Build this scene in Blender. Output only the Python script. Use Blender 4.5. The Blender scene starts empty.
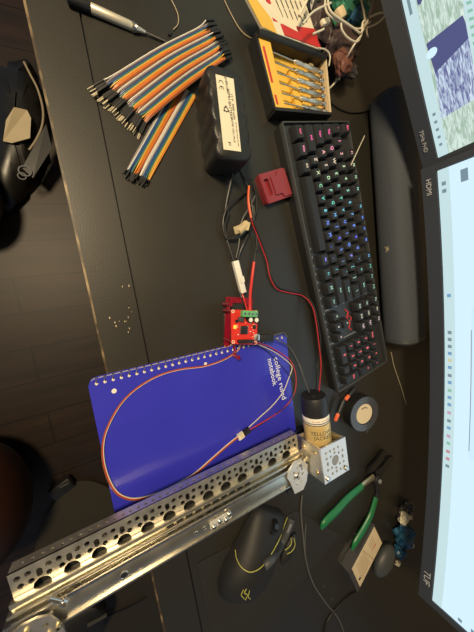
import bpy, bmesh, math, random
from mathutils import Vector, Matrix, Quaternion
random.seed(4)
S = bpy.context.scene
COL = S.collection
# ------------------------------------------------------------------ camera model
F = 245.; CX, CY = 237., 316.
dn = Vector((-119, -16, 245)).normalized()             # straight down, in camera axes (right, down, forward)
ed = Vector((261, 1814, 245)); ed = (ed - ed.dot(dn)*dn).normalized()
Zw = -dn; Yw = -ed; Xw = Yw.cross(Zw)
H = .318; DZ = .75                                       # lens height above the desk, desk height
def P(px, py, z=0.):
    "a point on the desk (z metres above it) seen at that pixel"
    r = Vector((px-CX, py-CY, F)); x, y, w = r.dot(Xw), r.dot(Yw), r.dot(Zw)
    s = (z-H)/w
    return Vector((x*s, y*s, DZ+z))
# ------------------------------------------------------------------ materials
def mat(name, col, rough=.5, metal=0., bump=0., bscale=200., emit=None, es=1., var=0., vscale=30., coat=0., trans=0., spec=.5, alpha=1.):
    m = bpy.data.materials.new(name); m.use_nodes = True
    nt = m.node_tree; b = nt.nodes['Principled BSDF']
    b.inputs['Base Color'].default_value = (*col, 1); b.inputs['Roughness'].default_value = rough
    b.inputs['Metallic'].default_value = metal; b.inputs['Coat Weight'].default_value = coat
    b.inputs['Transmission Weight'].default_value = trans; b.inputs['Specular IOR Level'].default_value = spec
    b.inputs['Alpha'].default_value = alpha
    if emit: b.inputs['Emission Color'].default_value = (*emit, 1); b.inputs['Emission Strength'].default_value = es
    tc = nt.nodes.new('ShaderNodeTexCoord')
    if var:
        n = nt.nodes.new('ShaderNodeTexNoise'); n.inputs['Scale'].default_value = vscale; n.inputs['Detail'].default_value = 5
        nt.links.new(tc.outputs['Object'], n.inputs['Vector'])
        mx = nt.nodes.new('ShaderNodeMix'); mx.data_type = 'RGBA'
        mx.inputs[6].default_value = (*[max(0, c*(1-var)) for c in col], 1); mx.inputs[7].default_value = (*[min(1, c*(1+var)) for c in col], 1)
        nt.links.new(n.outputs['Fac'], mx.inputs[0]); nt.links.new(mx.outputs[2], b.inputs['Base Color'])
        mr = nt.nodes.new('ShaderNodeMapRange'); mr.inputs[3].default_value = max(0, rough-.1); mr.inputs[4].default_value = min(1, rough+.1)
        nt.links.new(n.outputs['Fac'], mr.inputs[0]); nt.links.new(mr.outputs[0], b.inputs['Roughness'])
    if bump:
        n2 = nt.nodes.new('ShaderNodeTexNoise'); n2.inputs['Scale'].default_value = bscale
        nt.links.new(tc.outputs['Object'], n2.inputs['Vector'])
        bp = nt.nodes.new('ShaderNodeBump'); bp.inputs['Strength'].default_value = bump; bp.inputs['Distance'].default_value = .001
        nt.links.new(n2.outputs['Fac'], bp.inputs['Height']); nt.links.new(bp.outputs[0], b.inputs['Normal'])
    return m
M = {}
def mk(k, *a, **kw): M[k] = mat(k, *a, **kw)
mk('black', (.012,.012,.013), .45, var=.2)
mk('black_gloss', (.008,.008,.009), .18)
mk('black_soft', (.009,.009,.0095), .6, bump=.2, bscale=600)
mk('shrink', (.013,.0125,.012), .45, bump=.3, bscale=250, var=.2)
mk('pad_cloth', (.013,.0125,.012), .75, bump=.3, bscale=900)
mk('grey_dark', (.05,.055,.06), .5)
mk('grey', (.2,.21,.22), .45)
mk('steel', (.62,.6,.55), .28, 1., var=.12, vscale=60)
mk('alu', (.84,.80,.70), .42, 1., var=.1, vscale=90)
mk('zinc', (.68,.64,.53), .36, 1., var=.25, vscale=45)
mk('plate_white', (.62,.66,.7), .35, .45)
mk('brass', (.6,.5,.3), .35, 1.)
mk('blue_cover', (.030,.032,.44), .32, var=.12, vscale=12, coat=.3)
mk('paper', (.75,.72,.62), .7)
mk('label_tan', (.62,.5,.32), .6, var=.06, vscale=80)
mk('label_cream', (.72,.66,.5), .5, var=.04)
mk('ink', (.03,.03,.035), .6)
mk('white_text', (.8,.82,.9), .5)
mk('white_plastic', (.72,.72,.66), .4)
mk('red', (.5,.03,.03), .4)
mk('red_wire', (.6,.035,.03), .4)
mk('red_dark', (.36,.02,.025), .4)
mk('red_case', (.22,.012,.02), .3, coat=.3, var=.1)
mk('red_case2', (.22,.025,.035), .38, coat=.2, var=.1)
mk('acrylic_red', (.22,.006,.02), .2, coat=.5)
mk('pcb', (.62,.03,.02), .35, var=.1, vscale=150)
mk('orange_part', (.75,.14,.05), .4)
mk('green_term', (.1,.42,.16), .45)
mk('green_grip', (.012,.15,.05), .38, bump=.2, bscale=90, var=.15)
mk('yellow', (.72,.45,.07), .5, var=.06)
mk('yellow_gear', (.68,.5,.2), .35, .35, var=.08)
mk('neon', (.42,.42,.09), .5)
mk('cable_white', (.6,.56,.45), .5)
mk('cable_tan', (.35,.29,.2), .5)
mk('cable_grey', (.09,.09,.085), .5)
mk('masking', (.5,.4,.23), .75, var=.15, bump=.4)
mk('leather_brown', (.035,.012,.006), .5, var=.25, vscale=15, bump=.3, bscale=80)
mk('pouch', (.05,.03,.03), .55, var=.3, vscale=30, bump=.5, bscale=60)
mk('pouch_red', (.13,.05,.035), .5, var=.3, vscale=30)
mk('wrap_blue', (.02,.1,.19), .35, var=.4, vscale=60)
mk('wrap_green', (.05,.22,.14), .3, var=.6, vscale=50)
mk('mat_olive', (.032,.026,.015), .7, var=.1, bump=.3)
mk('bag', (.01,.01,.009), .35, var=.3, bump=.8, bscale=12)
mk('tan_paper', (.5,.42,.27), .7, var=.12, vscale=20)
mk('keycap', (.014,.015,.018), .5)
mk('kb_plate', (.02,.022,.024), .35, coat=.1)
mk('monitor_body_hazed', (.05,.06,.08), .4)  # dark casing lifted to blue-grey, screen glare haze put into the colour
mk('speaker_cloth_hazed', (.055,.064,.08), .8, bump=.8, bscale=900)  # dark cloth lightened and blued, painting in the glare haze
mk('led_orange', (.8,.35,.05), .4, emit=(1,.4,.05), es=1.2)
mk('clear', (.85,.86,.82), .15, trans=.5, alpha=.75)
mk('smoke', (.05,.05,.055), .2, coat=.3)
mk('cap_grey', (.55,.56,.6), .4)
mk('probe_pin', (.5,.44,.32), .4, .6)
mk('bezel_hazed', (.045,.054,.072), .35)  # black bezel with the bluish glare veil mixed into its colour
mk('driver_body', (.62,.58,.47), .45, .5)
mk('wall_paint', (.3,.25,.18), .9, var=.05)
mk('ceiling_paint', (.6,.55,.45), .9)
for k, c in dict(white=(.72,.68,.6), grey=(.3,.27,.27), purple=(.09,.07,.12), blue=(.03,.09,.25), green=(.05,.2,.14), yellow=(.7,.42,.06), orange=(.66,.22,.03), red=(.42,.09,.03), brown=(.20,.08,.03), black=(.015,.015,.015)).items():
    mk('w_'+k, c, .42)

def desk_mat():
    m = mat('desk_laminate', (.028,.026,.022), .42, spec=.5); nt = m.node_tree; b = nt.nodes['Principled BSDF']; N = nt.nodes.new; L = nt.links.new
    tc = N('ShaderNodeTexCoord')
    n = N('ShaderNodeTexNoise'); n.inputs['Scale'].default_value = 9; n.inputs['Detail'].default_value = 8; L(tc.outputs['Object'], n.inputs['Vector'])
    cr = N('ShaderNodeMix'); cr.data_type = 'RGBA'; cr.inputs[6].default_value = (.0145,.0132,.0105,1); cr.inputs[7].default_value = (.022,.020,.0155,1)
    L(n.outputs['Fac'], cr.inputs[0])
    v = N('ShaderNodeTexVoronoi'); v.inputs['Scale'].default_value = 45; L(tc.outputs['Object'], v.inputs['Vector'])
    n3 = N('ShaderNodeTexNoise'); n3.inputs['Scale'].default_value = 14; L(tc.outputs['Object'], n3.inputs['Vector'])
    lt = N('ShaderNodeMath'); lt.operation = 'LESS_THAN'; lt.inputs[1].default_value = .05; L(v.outputs['Distance'], lt.inputs[0])
    gt = N('ShaderNodeMath'); gt.operation = 'GREATER_THAN'; gt.inputs[1].default_value = .6; L(n3.outputs['Fac'], gt.inputs[0])
    mu = N('ShaderNodeMath'); mu.operation = 'MULTIPLY'; L(lt.outputs[0], mu.inputs[0]); L(gt.outputs[0], mu.inputs[1])
    mx = N('ShaderNodeMix'); mx.data_type = 'RGBA'; mx.inputs[7].default_value = (.3,.27,.2,1)
    L(mu.outputs[0], mx.inputs[0]); L(cr.outputs[2], mx.inputs[6]); L(mx.outputs[2], b.inputs['Base Color'])
    mr = N('ShaderNodeMapRange'); mr.inputs[3].default_value = .36; mr.inputs[4].default_value = .5; L(n.outputs['Fac'], mr.inputs[0]); L(mr.outputs[0], b.inputs['Roughness'])
    n2 = N('ShaderNodeTexNoise'); n2.inputs['Scale'].default_value = 700; L(tc.outputs['Object'], n2.inputs['Vector'])
    bp = N('ShaderNodeBump'); bp.inputs['Strength'].default_value = .25; bp.inputs['Distance'].default_value = .0005
    L(n2.outputs['Fac'], bp.inputs['Height']); L(bp.outputs[0], b.inputs['Normal'])
    return m
M['desk'] = desk_mat()
def edge_mat():
    m = mat('worn_edge', (.03,.02,.012), .4); nt = m.node_tree; b = nt.nodes['Principled BSDF']; N = nt.nodes.new; L = nt.links.new
    tc = N('ShaderNodeTexCoord'); n = N('ShaderNodeTexNoise'); n.inputs['Scale'].default_value = 28; n.inputs['Detail'].default_value = 6
    L(tc.outputs['Object'], n.inputs['Vector'])
    cr = N('ShaderNodeValToRGB'); cr.color_ramp.elements[0].position = .48; cr.color_ramp.elements[1].position = .68
    cr.color_ramp.elements[0].color = (.05,.035,.02,1); cr.color_ramp.elements[1].color = (.36,.26,.14,1)
    L(n.outputs['Fac'], cr.inputs[0]); L(cr.outputs[0], b.inputs['Base Color'])
    return m
M['worn_edge'] = edge_mat()
def wood_mat():
    m = mat('floor_wood', (.03,.015,.008), .5); nt = m.node_tree; b = nt.nodes['Principled BSDF']; N = nt.nodes.new; L = nt.links.new
    tc = N('ShaderNodeTexCoord'); mp = N('ShaderNodeMapping'); mp.inputs['Scale'].default_value = (1,9,1); L(tc.outputs['Object'], mp.inputs[0])
    n = N('ShaderNodeTexNoise'); n.inputs['Scale'].default_value = 3.; n.inputs['Detail'].default_value = 8; L(mp.outputs[0], n.inputs['Vector'])
    cr = N('ShaderNodeValToRGB'); cr.color_ramp.elements[0].position = .35; cr.color_ramp.elements[1].position = .7
    cr.color_ramp.elements[0].color = (.012,.006,.003,1); cr.color_ramp.elements[1].color = (.034,.017,.009,1)
    L(n.outputs['Fac'], cr.inputs[0])
    br = N('ShaderNodeTexBrick'); br.inputs['Scale'].default_value = 1.; br.inputs['Brick Width'].default_value = 1.2; br.inputs['Row Height'].default_value = .12
    br.inputs['Mortar Size'].default_value = .003; br.inputs['Mortar'].default_value = (.25,.25,.25,1); br.inputs['Color1'].default_value = (1,1,1,1); br.inputs['Color2'].default_value = (.8,.8,.8,1)
    L(tc.outputs['Object'], br.inputs['Vector'])
    mx = N('ShaderNodeMix'); mx.data_type = 'RGBA'; mx.blend_type = 'MULTIPLY'; mx.inputs[0].default_value = 1
    L(cr.outputs[0], mx.inputs[6]); L(br.outputs['Color'], mx.inputs[7]); L(mx.outputs[2], b.inputs['Base Color'])
    return m
M['floor_wood'] = wood_mat()
def emis(name, col, st):
    m = bpy.data.materials.new(name); m.use_nodes = True; nt = m.node_tree; nt.nodes.remove(nt.nodes['Principled BSDF'])
    e = nt.nodes.new('ShaderNodeEmission'); e.inputs[0].default_value = (*col, 1); e.inputs[1].default_value = st
    nt.links.new(e.outputs[0], nt.nodes['Material Output'].inputs[0]); M[name] = m; return m
SE = 1.15
emis('scr_white', (.60,.79,.91), SE); emis('scr_page', (.56,.76,.91), SE); emis('scr_taskbar', (.56,.74,.76), SE*.9); emis('scr_line', (.3,.36,.4), SE*.7)
emis('scr_purple', (.10,.11,.26), SE*.8); emis('scr_strip', (.6,.78,.9), SE); emis('scr_icon_blue', (.2,.4,.62), SE*.8); emis('scr_icon_dark', (.25,.36,.42), SE*.7)
emis('scr_icon_pink', (.6,.4,.55), SE*.8); emis('scr_icon_green', (.3,.6,.45), SE*.8); emis('scr_icon_yellow', (.68,.66,.4), SE*.8); emis('scr_icon_red', (.6,.3,.35), SE*.8)
def fur_mat(name, c1, c2, sc, st=SE):
    m = emis(name, c1, st); nt = m.node_tree; e = [n for n in nt.nodes if n.type == 'EMISSION'][0]
    tc = nt.nodes.new('ShaderNodeTexCoord'); mp = nt.nodes.new('ShaderNodeMapping'); mp.inputs['Rotation'].default_value = (0,.9,0); mp.inputs['Scale'].default_value = (1,1,6)
    n = nt.nodes.new('ShaderNodeTexNoise'); n.inputs['Scale'].default_value = sc; n.inputs['Detail'].default_value = 6; n.inputs['Distortion'].default_value = 1.2
    cr = nt.nodes.new('ShaderNodeValToRGB'); cr.color_ramp.elements[0].position = .4; cr.color_ramp.elements[1].position = .62
    cr.color_ramp.elements[0].color = (*c1,1); cr.color_ramp.elements[1].color = (*c2,1)
    L = nt.links.new; L(tc.outputs['Object'], mp.inputs[0]); L(mp.outputs[0], n.inputs['Vector']); L(n.outputs['Fac'], cr.inputs[0]); L(cr.outputs[0], e.inputs[0])
fur_mat('scr_fur', (.13,.14,.30), (.55,.66,.78), 75); fur_mat('scr_grass', (.33,.45,.36), (.62,.74,.68), 60)

# ------------------------------------------------------------------ mesh building
def frame(d):
    d = d.normalized(); a = Vector((0,0,1)) if abs(d.z) < .9 else Vector((1,0,0))
    u = a.cross(d).normalized(); return u, d.cross(u).normalized()
def smooth_pts(pts, n=6):
    pts = [Vector(p) for p in pts]
    if len(pts) < 3: return pts
    q = [2*pts[0]-pts[1]] + pts + [2*pts[-1]-pts[-2]]; out = []
    for i in range(1, len(q)-2):
        for k in range(n):
            t = k/n; a, b, c, d = q[i-1], q[i], q[i+1], q[i+2]
            out.append(.5*((2*b)+(c-a)*t+(2*a-5*b+4*c-d)*t*t+(3*b-a-3*c+d)*t**3))
    out.append(pts[-1]); return out
class MB:
    def __init__(s): s.bm = bmesh.new()
    def box(s, c, d, rz=0, bev=0, rot=None):
        r = bmesh.ops.create_cube(s.bm, size=1); vs = r['verts']
        R = rot if rot is not None else Matrix.Rotation(rz, 3, 'Z'); c = Vector(c)
        for v in vs: v.co = R @ Vector((v.co.x*d[0], v.co.y*d[1], v.co.z*d[2])) + c
        if bev:
            es = list({e for v in vs for e in v.link_edges})
            bmesh.ops.bevel(s.bm, geom=es, offset=bev, segments=2, affect='EDGES', profile=.5)
        return s
    def ring(s, c, u, v, r, n): return [s.bm.verts.new(c+u*(r*math.cos(2*math.pi*i/n))+v*(r*math.sin(2*math.pi*i/n))) for i in range(n)]
    def skin(s, rings, cap=True):
        for a, b in zip(rings, rings[1:]):
            n = len(a)
            for i in range(n): s.bm.faces.new((a[i], a[(i+1)%n], b[(i+1)%n], b[i]))
        if cap: s.bm.faces.new(rings[0][::-1]); s.bm.faces.new(rings[-1])
        return s
    def lathe(s, p0, p1, prof, n=24):
        "profile: list of (fraction along p0-p1, radius)"
        p0, p1 = Vector(p0), Vector(p1); u, v = frame(p1-p0)
        return s.skin([s.ring(p0+(p1-p0)*t, u, v, max(r, 1e-5), n) for t, r in prof])
    def cyl(s, p0, p1, r, r1=None, n=20): return s.lathe(p0, p1, [(0, r), (1, r if r1 is None else r1)], n)
    def tube(s, pts, r, n=8, sm=6):
        pts = smooth_pts(pts, sm) if sm else [Vector(p) for p in pts]; rings = []; u = None
        for i, p in enumerate(pts):
            d = (pts[min(i+1, len(pts)-1)]-pts[max(i-1, 0)])
            if d.length < 1e-9: continue
            d.normalize()
            if u is None: u, v = frame(d)
            else:
                u = (u-d*u.dot(d)).normalized(); v = d.cross(u)
            rings.append(s.ring(p, u, v, r, n))
        return s.skin(rings)
    def prism(s, poly, z0, z1, m=None):
        a = [Vector((p[0], p[1], z0)) for p in poly]; b = [Vector((p[0], p[1], z1)) for p in poly]
        if m: a = [m@p for p in a]; b = [m@p for p in b]
        return s.skin([[s.bm.verts.new(p) for p in a], [s.bm.verts.new(p) for p in b]])
    def loft(s, layers):
        return s.skin([[s.bm.verts.new(Vector(p)) for p in l] for l in layers])
    def sphere(s, c, r, n=16, squish=None, R=None):
        q = bmesh.ops.create_uvsphere(s.bm, u_segments=n, v_segments=max(6, n//2), radius=1)
        rr = Vector(r) if not isinstance(r, (int, float)) else Vector((r, r, r))
        for v in q['verts']:
            p = Vector((v.co.x*rr.x, v.co.y*rr.y, v.co.z*rr.z))
            if squish: p = squish(p)
            if R: p = R@p
            v.co = p+Vector(c)
        return s
    def torus(s, c, ax, R, r, n=28, k=8):
        u, v = frame(Vector(ax)); ax = Vector(ax).normalized(); c = Vector(c); rings = []
        for i in range(n):
            a = 2*math.pi*i/n; d = u*math.cos(a)+v*math.sin(a)
            rings.append(s.ring(c+d*R, d, ax, r, k))
        rings.append(rings[0]); s.skin(rings, False); return s
OFF = {}
def root_offset(o):
    while o is not None and o.parent is not None: o = o.parent
    return OFF.get(o.name, Vector((0,0,0))) if o else Vector((0,0,0))
def finish(me, name, m, parent, smooth):
    for k in ([m] if not isinstance(m, list) else m): me.materials.append(M[k] if isinstance(k, str) else k)
    if smooth:
        for p in me.polygons: p.use_smooth = True
        try: me.set_sharp_from_angle(angle=math.radians(40))
        except Exception: pass
    o = bpy.data.objects.new(name, me); COL.objects.link(o)
    if parent: o.parent = parent
    return o
def part(mb, name, m, parent=None, smooth=True, base=None):
    "link the mesh; coordinates are world coordinates unless the root is a local-frame one (OFF missing)"
    bm = mb.bm
    off = root_offset(parent) if parent else (Vector(base) if base is not None else Vector((0,0,0)))
    bmesh.ops.recalc_face_normals(bm, faces=bm.faces[:])
    if parent is None and base is None:
        xs = [v.co for v in bm.verts]; lo = min(v.z for v in xs)
        off = Vector((sum(v.x for v in xs)/len(xs), sum(v.y for v in xs)/len(xs), lo))
    for v in bm.verts: v.co -= off
    me = bpy.data.meshes.new(name); bm.to_mesh(me); bm.free()
    o = finish(me, name, m, parent, smooth)
    if parent is None: o.location = off; OFF[o.name] = off.copy()
    return o
def tag(o, label=None, cat=None, group=None, kind=None):
    if label: o['label'] = label
    if cat: o['category'] = cat
    if group: o['group'] = group
    if kind: o['kind'] = kind
    return o
def thing(name, label, cat, loc, rz=0, group=None, local=False):
    o = bpy.data.objects.new(name, None); o.empty_display_size = .02; COL.objects.link(o)
    o.location = loc; o.rotation_euler = (0,0,rz)
    if not local: OFF[o.name] = Vector(loc)
    return tag(o, label, cat, group)
def plate_mesh(outer, holes, t):
    "flat plate with real holes, in its local xy plane, top at z=0"
    cu = bpy.data.curves.new('outline', 'CURVE'); cu.dimensions = '2D'; cu.fill_mode = 'BOTH'; cu.extrude = t/2
    for poly in [outer]+holes:
        sp = cu.splines.new('POLY'); sp.points.add(len(poly)-1); sp.use_cyclic_u = True
        for i, p in enumerate(poly): sp.points[i].co = (p[0], p[1], 0, 1)
    o = bpy.data.objects.new('outline', cu); COL.objects.link(o)
    dg = bpy.context.evaluated_depsgraph_get(); me = bpy.data.meshes.new_from_object(o.evaluated_get(dg))
    bpy.data.objects.remove(o); bpy.data.curves.remove(cu)
    for v in me.vertices: v.co.z -= t/2
    return me
def circ(x, y, r, n=14): return [(x+r*math.cos(2*math.pi*i/n), y+r*math.sin(2*math.pi*i/n)) for i in range(n)]
def slot(x, y, w, h):
    r = w/2; k = h/2-r; o = []
    for i in range(7): a = math.pi*i/6; o.append((x+r*math.cos(a), y+k+r*math.sin(a)))
    for i in range(7): a = math.pi+math.pi*i/6; o.append((x+r*math.cos(a), y-k+r*math.sin(a)))
    return o
def put_mesh(me, name, m, parent, T, smooth=False):
    me.materials.clear(); me.transform(T)
    off = root_offset(parent) if parent else Vector((0,0,0))
    me.transform(Matrix.Translation(-off)); return finish(me, name, m, parent, smooth)
def text_mesh(body, size, depth=.0001, align='CENTER', space=1.):
    cu = bpy.data.curves.new('text', 'FONT'); cu.body = body; cu.size = size; cu.extrude = depth; cu.align_x = align; cu.align_y = 'CENTER'; cu.resolution_u = 2; cu.space_character = space
    o = bpy.data.objects.new('text', cu); COL.objects.link(o)
    dg = bpy.context.evaluated_depsgraph_get(); me = bpy.data.meshes.new_from_object(o.evaluated_get(dg))
    bpy.data.objects.remove(o); bpy.data.curves.remove(cu); return me
def TT(loc, ang=0, R=None): return Matrix.Translation(loc) @ (R.to_4x4() if R else Matrix.Rotation(ang, 4, 'Z'))

# ------------------------------------------------------------------ the setting
mb = MB(); mb.box((.3,0,-.02), (4.6,5,.04)); o = part(mb, 'floor', 'floor_wood', base=(.3,0,0), smooth=False); tag(o, kind='structure')
mb = MB(); mb.box((1.02,0,1.2), (.06,5,2.4)); o = part(mb, 'wall_back', 'wall_paint', smooth=False); tag(o, kind='structure')
mb = MB(); mb.box((-.6,0,2.43), (3.3,5,.06)); o = part(mb, 'ceiling', 'ceiling_paint', smooth=False); tag(o, kind='structure')

# ------------------------------------------------------------------ desk
XE, XS = -.026, .020
desk = thing('desk', 'black laminate desk with a worn front edge board under everything', 'desk', (.35,-.05,0))
mb = MB(); mb.box(((XE+XS)/2-.0004, -.2, DZ-.0125), (XS-XE-.0012, 2.4, .025)); part(mb, 'front_board', 'desk', desk, False)
mb = MB(); mb.box(((XS+.9)/2+.0006, -.2, DZ-.0125), (.9-XS-.0012, 2.4, .025)); part(mb, 'desktop', 'desk', desk, False)
mb = MB()
for i in range(120):
    y0 = -1.4+i*.02; w = .0004+random.random()*.0011*(1 if .25 < random.random() else .2)
    mb.box((XE+w/2-.0012, y0+.01, DZ-.0022-random.random()*.0004), (.0016+w, .02, .004))
part(mb, 'edge_banding', 'worn_edge', desk, False)
mb = MB()
for k in range(13):
    p = P(108+random.random()*24, 285+random.random()*42+(k%3)*6, .0002); r = .0003+random.random()*.0006
    mb.prism([(p.x+r*math.cos(a)*(.5+random.random()*.6), p.y+1.6*r*math.sin(a)) for a in (0,1,2,3,4,5)], p.z-.0002, p.z+.0001)
part(mb, 'paint_chips', 'masking', desk, False)['kind'] = 'stuff'
mb = MB(); mb.box((XS, -.2, DZ-.013), (.0026, 2.4, .02)); part(mb, 'seam_gap', 'black', desk, False)
for sx in (.04, .84):
    for sy in (-1.35, .95):
        mb = MB(); mb.box((sx, sy, (DZ-.025)/2), (.05, .05, DZ-.025), bev=.004); part(mb, 'leg', 'black', desk)

# ------------------------------------------------------------------ notebook
zt = .010
c0, c1 = P(87,381,zt), P(286,333,zt)
ang = math.atan2(c1.y-c0.y, c1.x-c0.x); NL = (c1-c0).length; NW = .204
nb = thing('notebook', 'blue spiral notebook with punched top edge lying under the metal rail', 'notebook', (c0.x, c0.y, DZ), ang, local=True)
def rrect(x0, y0, x1, y1, r, n=5):
    o = []
    for cx, cy, a0 in ((x1-r, y1-r, 0), (x0+r, y1-r, 90), (x0+r, y0+r, 180), (x1-r, y0+r, 270)):
        for i in range(n+1): a = math.radians(a0+90*i/n); o.append((cx+r*math.cos(a), cy+r*math.sin(a)))
    return o
holes = [slot(.008+i*.00846, -.0055, .0036, .0040) for i in range(int((NL-.01)/.00846)+1)]
big = [circ(.0235, -.019, .003), circ(NL*.5, -.019+.004, .0022)]
me = plate_mesh(rrect(0, -NW, NL, 0, .008), holes+big, .0008); put_mesh(me, 'front_cover', 'blue_cover', nb, Matrix.Translation((0,0,zt)))
mb = MB(); mb.prism(rrect(.001, -NW+.001, NL-.001, -.0012, .006), .0012, zt-.0009); part(mb, 'page_block', 'paper', nb, False)
mb = MB(); mb.prism(rrect(0, -NW, NL, 0, .008), 0, .0011); part(mb, 'back_cover', 'blue_cover', nb, False)
for i in range(len(holes)):      # wire coil, one loop through each hole
    x = .008+i*.00846; mb = MB(); pts = []
    for k in range(13):
        a = math.radians(-70+k*27); pts.append((x+.0006*math.sin(a), -.0028+.0034*math.cos(a), zt-.0042+.0052*math.sin(a)))
    mb.tube(pts, .0005, 6, 2); part(mb, 'coil_loop', 'brass', nb)
for b, s, y, dx in (('college ruled', .0125, 0, 0), ('notebook', .0125, .0115, 0)):
    me = text_mesh(b, s, .00008, 'LEFT')
    p = P(275.5,357,zt) if b.startswith('coll') else P(269.5,358.5,zt); q = P(284.5,399,zt)
    d = P(285,400,zt)-P(276.5,358,zt); a = math.atan2(d.y, d.x)
    loc = Matrix.Rotation(-ang,3,'Z') @ (p-Vector((c0.x,c0.y,DZ)))
    L = max(v.co.x for v in me.vertices); want = d.length if b.startswith('coll') else d.length*.62
    me.transform(Matrix.Diagonal((want/L, 1, 1, 1)))
    put_mesh(me, 'cover_lettering', 'white_text', nb, TT((loc.x, loc.y, zt+.0002), a-ang))

# ------------------------------------------------------------------ perforated rail, slide and motor, bolted together
ZT = .0445
act = thing('linear_slide', 'silver perforated metal rail with drawer slide and gear motor bolted to its end', 'linear actuator', (.03,-.26,DZ))
x0c, x1c = -.1345, .196; yT, yB = -.229, -.277
pitch = (.1683+.1104)/12*1.0235; xs0 = -.1127
holes = []
k = 0
while True:
    x = xs0+k*.02385
    if x > x1c-.006: break
    holes.append(slot(x, -.2402, .0048, .0086)); holes.append(circ(x, -.2530, .0070, 24)); holes.append(slot(x, -.2715, .0042, .006))
    if x+.008 < x1c-.004:
        for dx in (.0079, .0159):
            if x+dx < x1c-.004:
                holes.append(circ(x+dx, -.2362, .0025)); holes.append(circ(x+dx+(-.0012 if dx < .01 else .0012), -.2447, .0025)); holes.append(circ(x+dx, -.2715, .002))
    k += 1
for dx in (.008, .016): holes.append(circ(xs0-dx, -.2362, .0025)); holes.append(circ(xs0-dx+.001, -.2447, .0025))
me = plate_mesh([(x0c,yB),(x1c,yB),(x1c,yT),(x0c,yT)], holes, .002)
put_mesh(me, 'channel_web', 'alu', act, Matrix.Translation((0,0,DZ+ZT)))
fh = [circ(x0c+.009+i*.00795, -.006, .0017, 10) for i in range(41)]
me = plate_mesh([(x0c,-.0125),(x1c,-.0125),(x1c,0),(x0c,0)], fh, .002)
R = Matrix.Rotation(math.radians(90), 4, 'X')
put_mesh(me, 'channel_flange', 'alu', act, Matrix.Translation((0,yT-.002,DZ+ZT-.0005)) @ R)
mb = MB(); mb.box(((x0c+x1c)/2, yB+.001, DZ+ZT-.0065), (x1c-x0c, .002, .012)); part(mb, 'channel_flange', 'alu', act, False)
# drawer slide lying on the channel: ridges and grooves run the whole length
def strip(name, y0, y1, z0, z1, xa, xb, m='zinc', bev=.0006):
    mb = MB(); mb.box(((xa+xb)/2, (y0+y1)/2, DZ+(z0+z1)/2), (xb-xa, abs(y1-y0), z1-z0), bev=bev); return part(mb, name, m, act)
strip('slide_base', -.2550, -.2925, .0452, .0468, -.137, .197, 'zinc', 0)
strip('slide_ridge', -.2528, -.2575, .0446, .0505, -.1365, .196)
strip('slide_ridge', -.2605, -.2635, .0465, .0530, -.139, .2)
strip('slide_ridge', -.2665, -.2700, .0465, .0560, -.142, .2035, 'steel')
strip('slide_face', -.2705, -.2915, .0525, .0540, -.142, .198)
strip('slide_lip', -.2905, -.2925, .0468, .0560, -.139, .198, 'steel')
strip('hole_shade_strip', -.2325, -.2690, .0340, .0355, -.13, .192, 'black', 0)  # black strip added below the holes to paint the shade inside the channel
strip('under_channel', -.2595, -.2890, .0112, .0450, -.12, .197, 'zinc', .001)
for yy, zz in ((-.2591, .0470), (-.2651, .0470)):    # ball retainers seen as a broken row in each groove
    for i in range(10):
        mb = MB(); mb.box((.005+i*.0112, yy, DZ+zz+.0018), (.0075, .0014, .0036)); part(mb, 'ball_retainer', 'black', act, False)
for x, r in ((-.047, .0036), (.0415, .0018), (.031, .0018)):
    p = Vector((x, -.281, DZ+.0545)); mb = MB(); mb.cyl(p, p+Vector((0,0,.0002)), r*.8, n=20); h = part(mb, 'screw_hole', 'black', act)
    mb = MB(); mb.torus(p, (0,0,1), r, .0007, 20, 6); part(mb, 'hole_rim', 'steel', h)
p = Vector((.062,-.2805,DZ+.0545)); mb = MB(); mb.box(p+Vector((0,0,.0012)), (.028,.010,.0024), bev=.001); cl = part(mb, 'clear_bracket', 'clear', act)
for dx, dy in ((-.010,-.002),(-.002,.001),(.006,-.002),(.011,.003)):
    mb = MB(); q = p+Vector((dx,dy,.0024)); mb.lathe(q, q+Vector((0,0,.0028)), [(0,.003),(.6,.003),(1,.002)], 16); part(mb, 'bolt', 'steel', cl)
# plates bolted across both ends
def bolt(x, y, z, r=.0032, m='steel', parent=None, h=.0028):
    mb = MB(); q = Vector((x,y,DZ+z)); mb.lathe(q, q+Vector((0,0,h)), [(0,r),(.7,r),(1,r*.75)], 18); b = part(mb, 'bolt', m, parent or act)
    mb = MB(); mb.cyl(q+Vector((0,0,h)), q+Vector((0,0,h+.0002)), r*.45, n=6); part(mb, 'hex_socket', 'black', b); return b
outer = [(-.146,-.318),(-.099,-.318),(-.101,-.292),(-.1035,-.2825),(-.108,-.272),(-.117,-.2675),(-.128,-.2665),(-.146,-.2745)]
hs = [circ(x, y, .0021) for x, y in ((-.112,-.279),(-.1335,-.283),(-.120,-.2905),(-.112,-.2985),(-.1335,-.299),(-.104,-.2985),(-.12,-.3065),(-.128,-.3125))]
me = plate_mesh(outer, hs, .0022); pl = put_mesh(me, 'end_plate', 'alu', act, Matrix.Translation((0,0,DZ+.0605)))
for x, y in ((-.1255,-.275),(-.112,-.2905),(-.104,-.2865),(-.1335,-.2915)): bolt(x, y, .0605, .0026, 'brass', pl)
a, b = P(49,598.5,.066), P(66,602.5,.066); mb = MB(); mb.lathe(a, b, [(0,.0018),(.75,.0018),(.76,.0036),(1,.0036)], 16); part(mb, 'long_screw', 'steel', pl)
outer = [tuple(P(*q,.0575)[:2]) for q in ((287,478),(289,470),(294,462),(301,459),(307,464),(306.5,480),(303,489),(294.5,493.5),(292,487),(290,482))]
cx = P(298,473,.0575)
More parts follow.
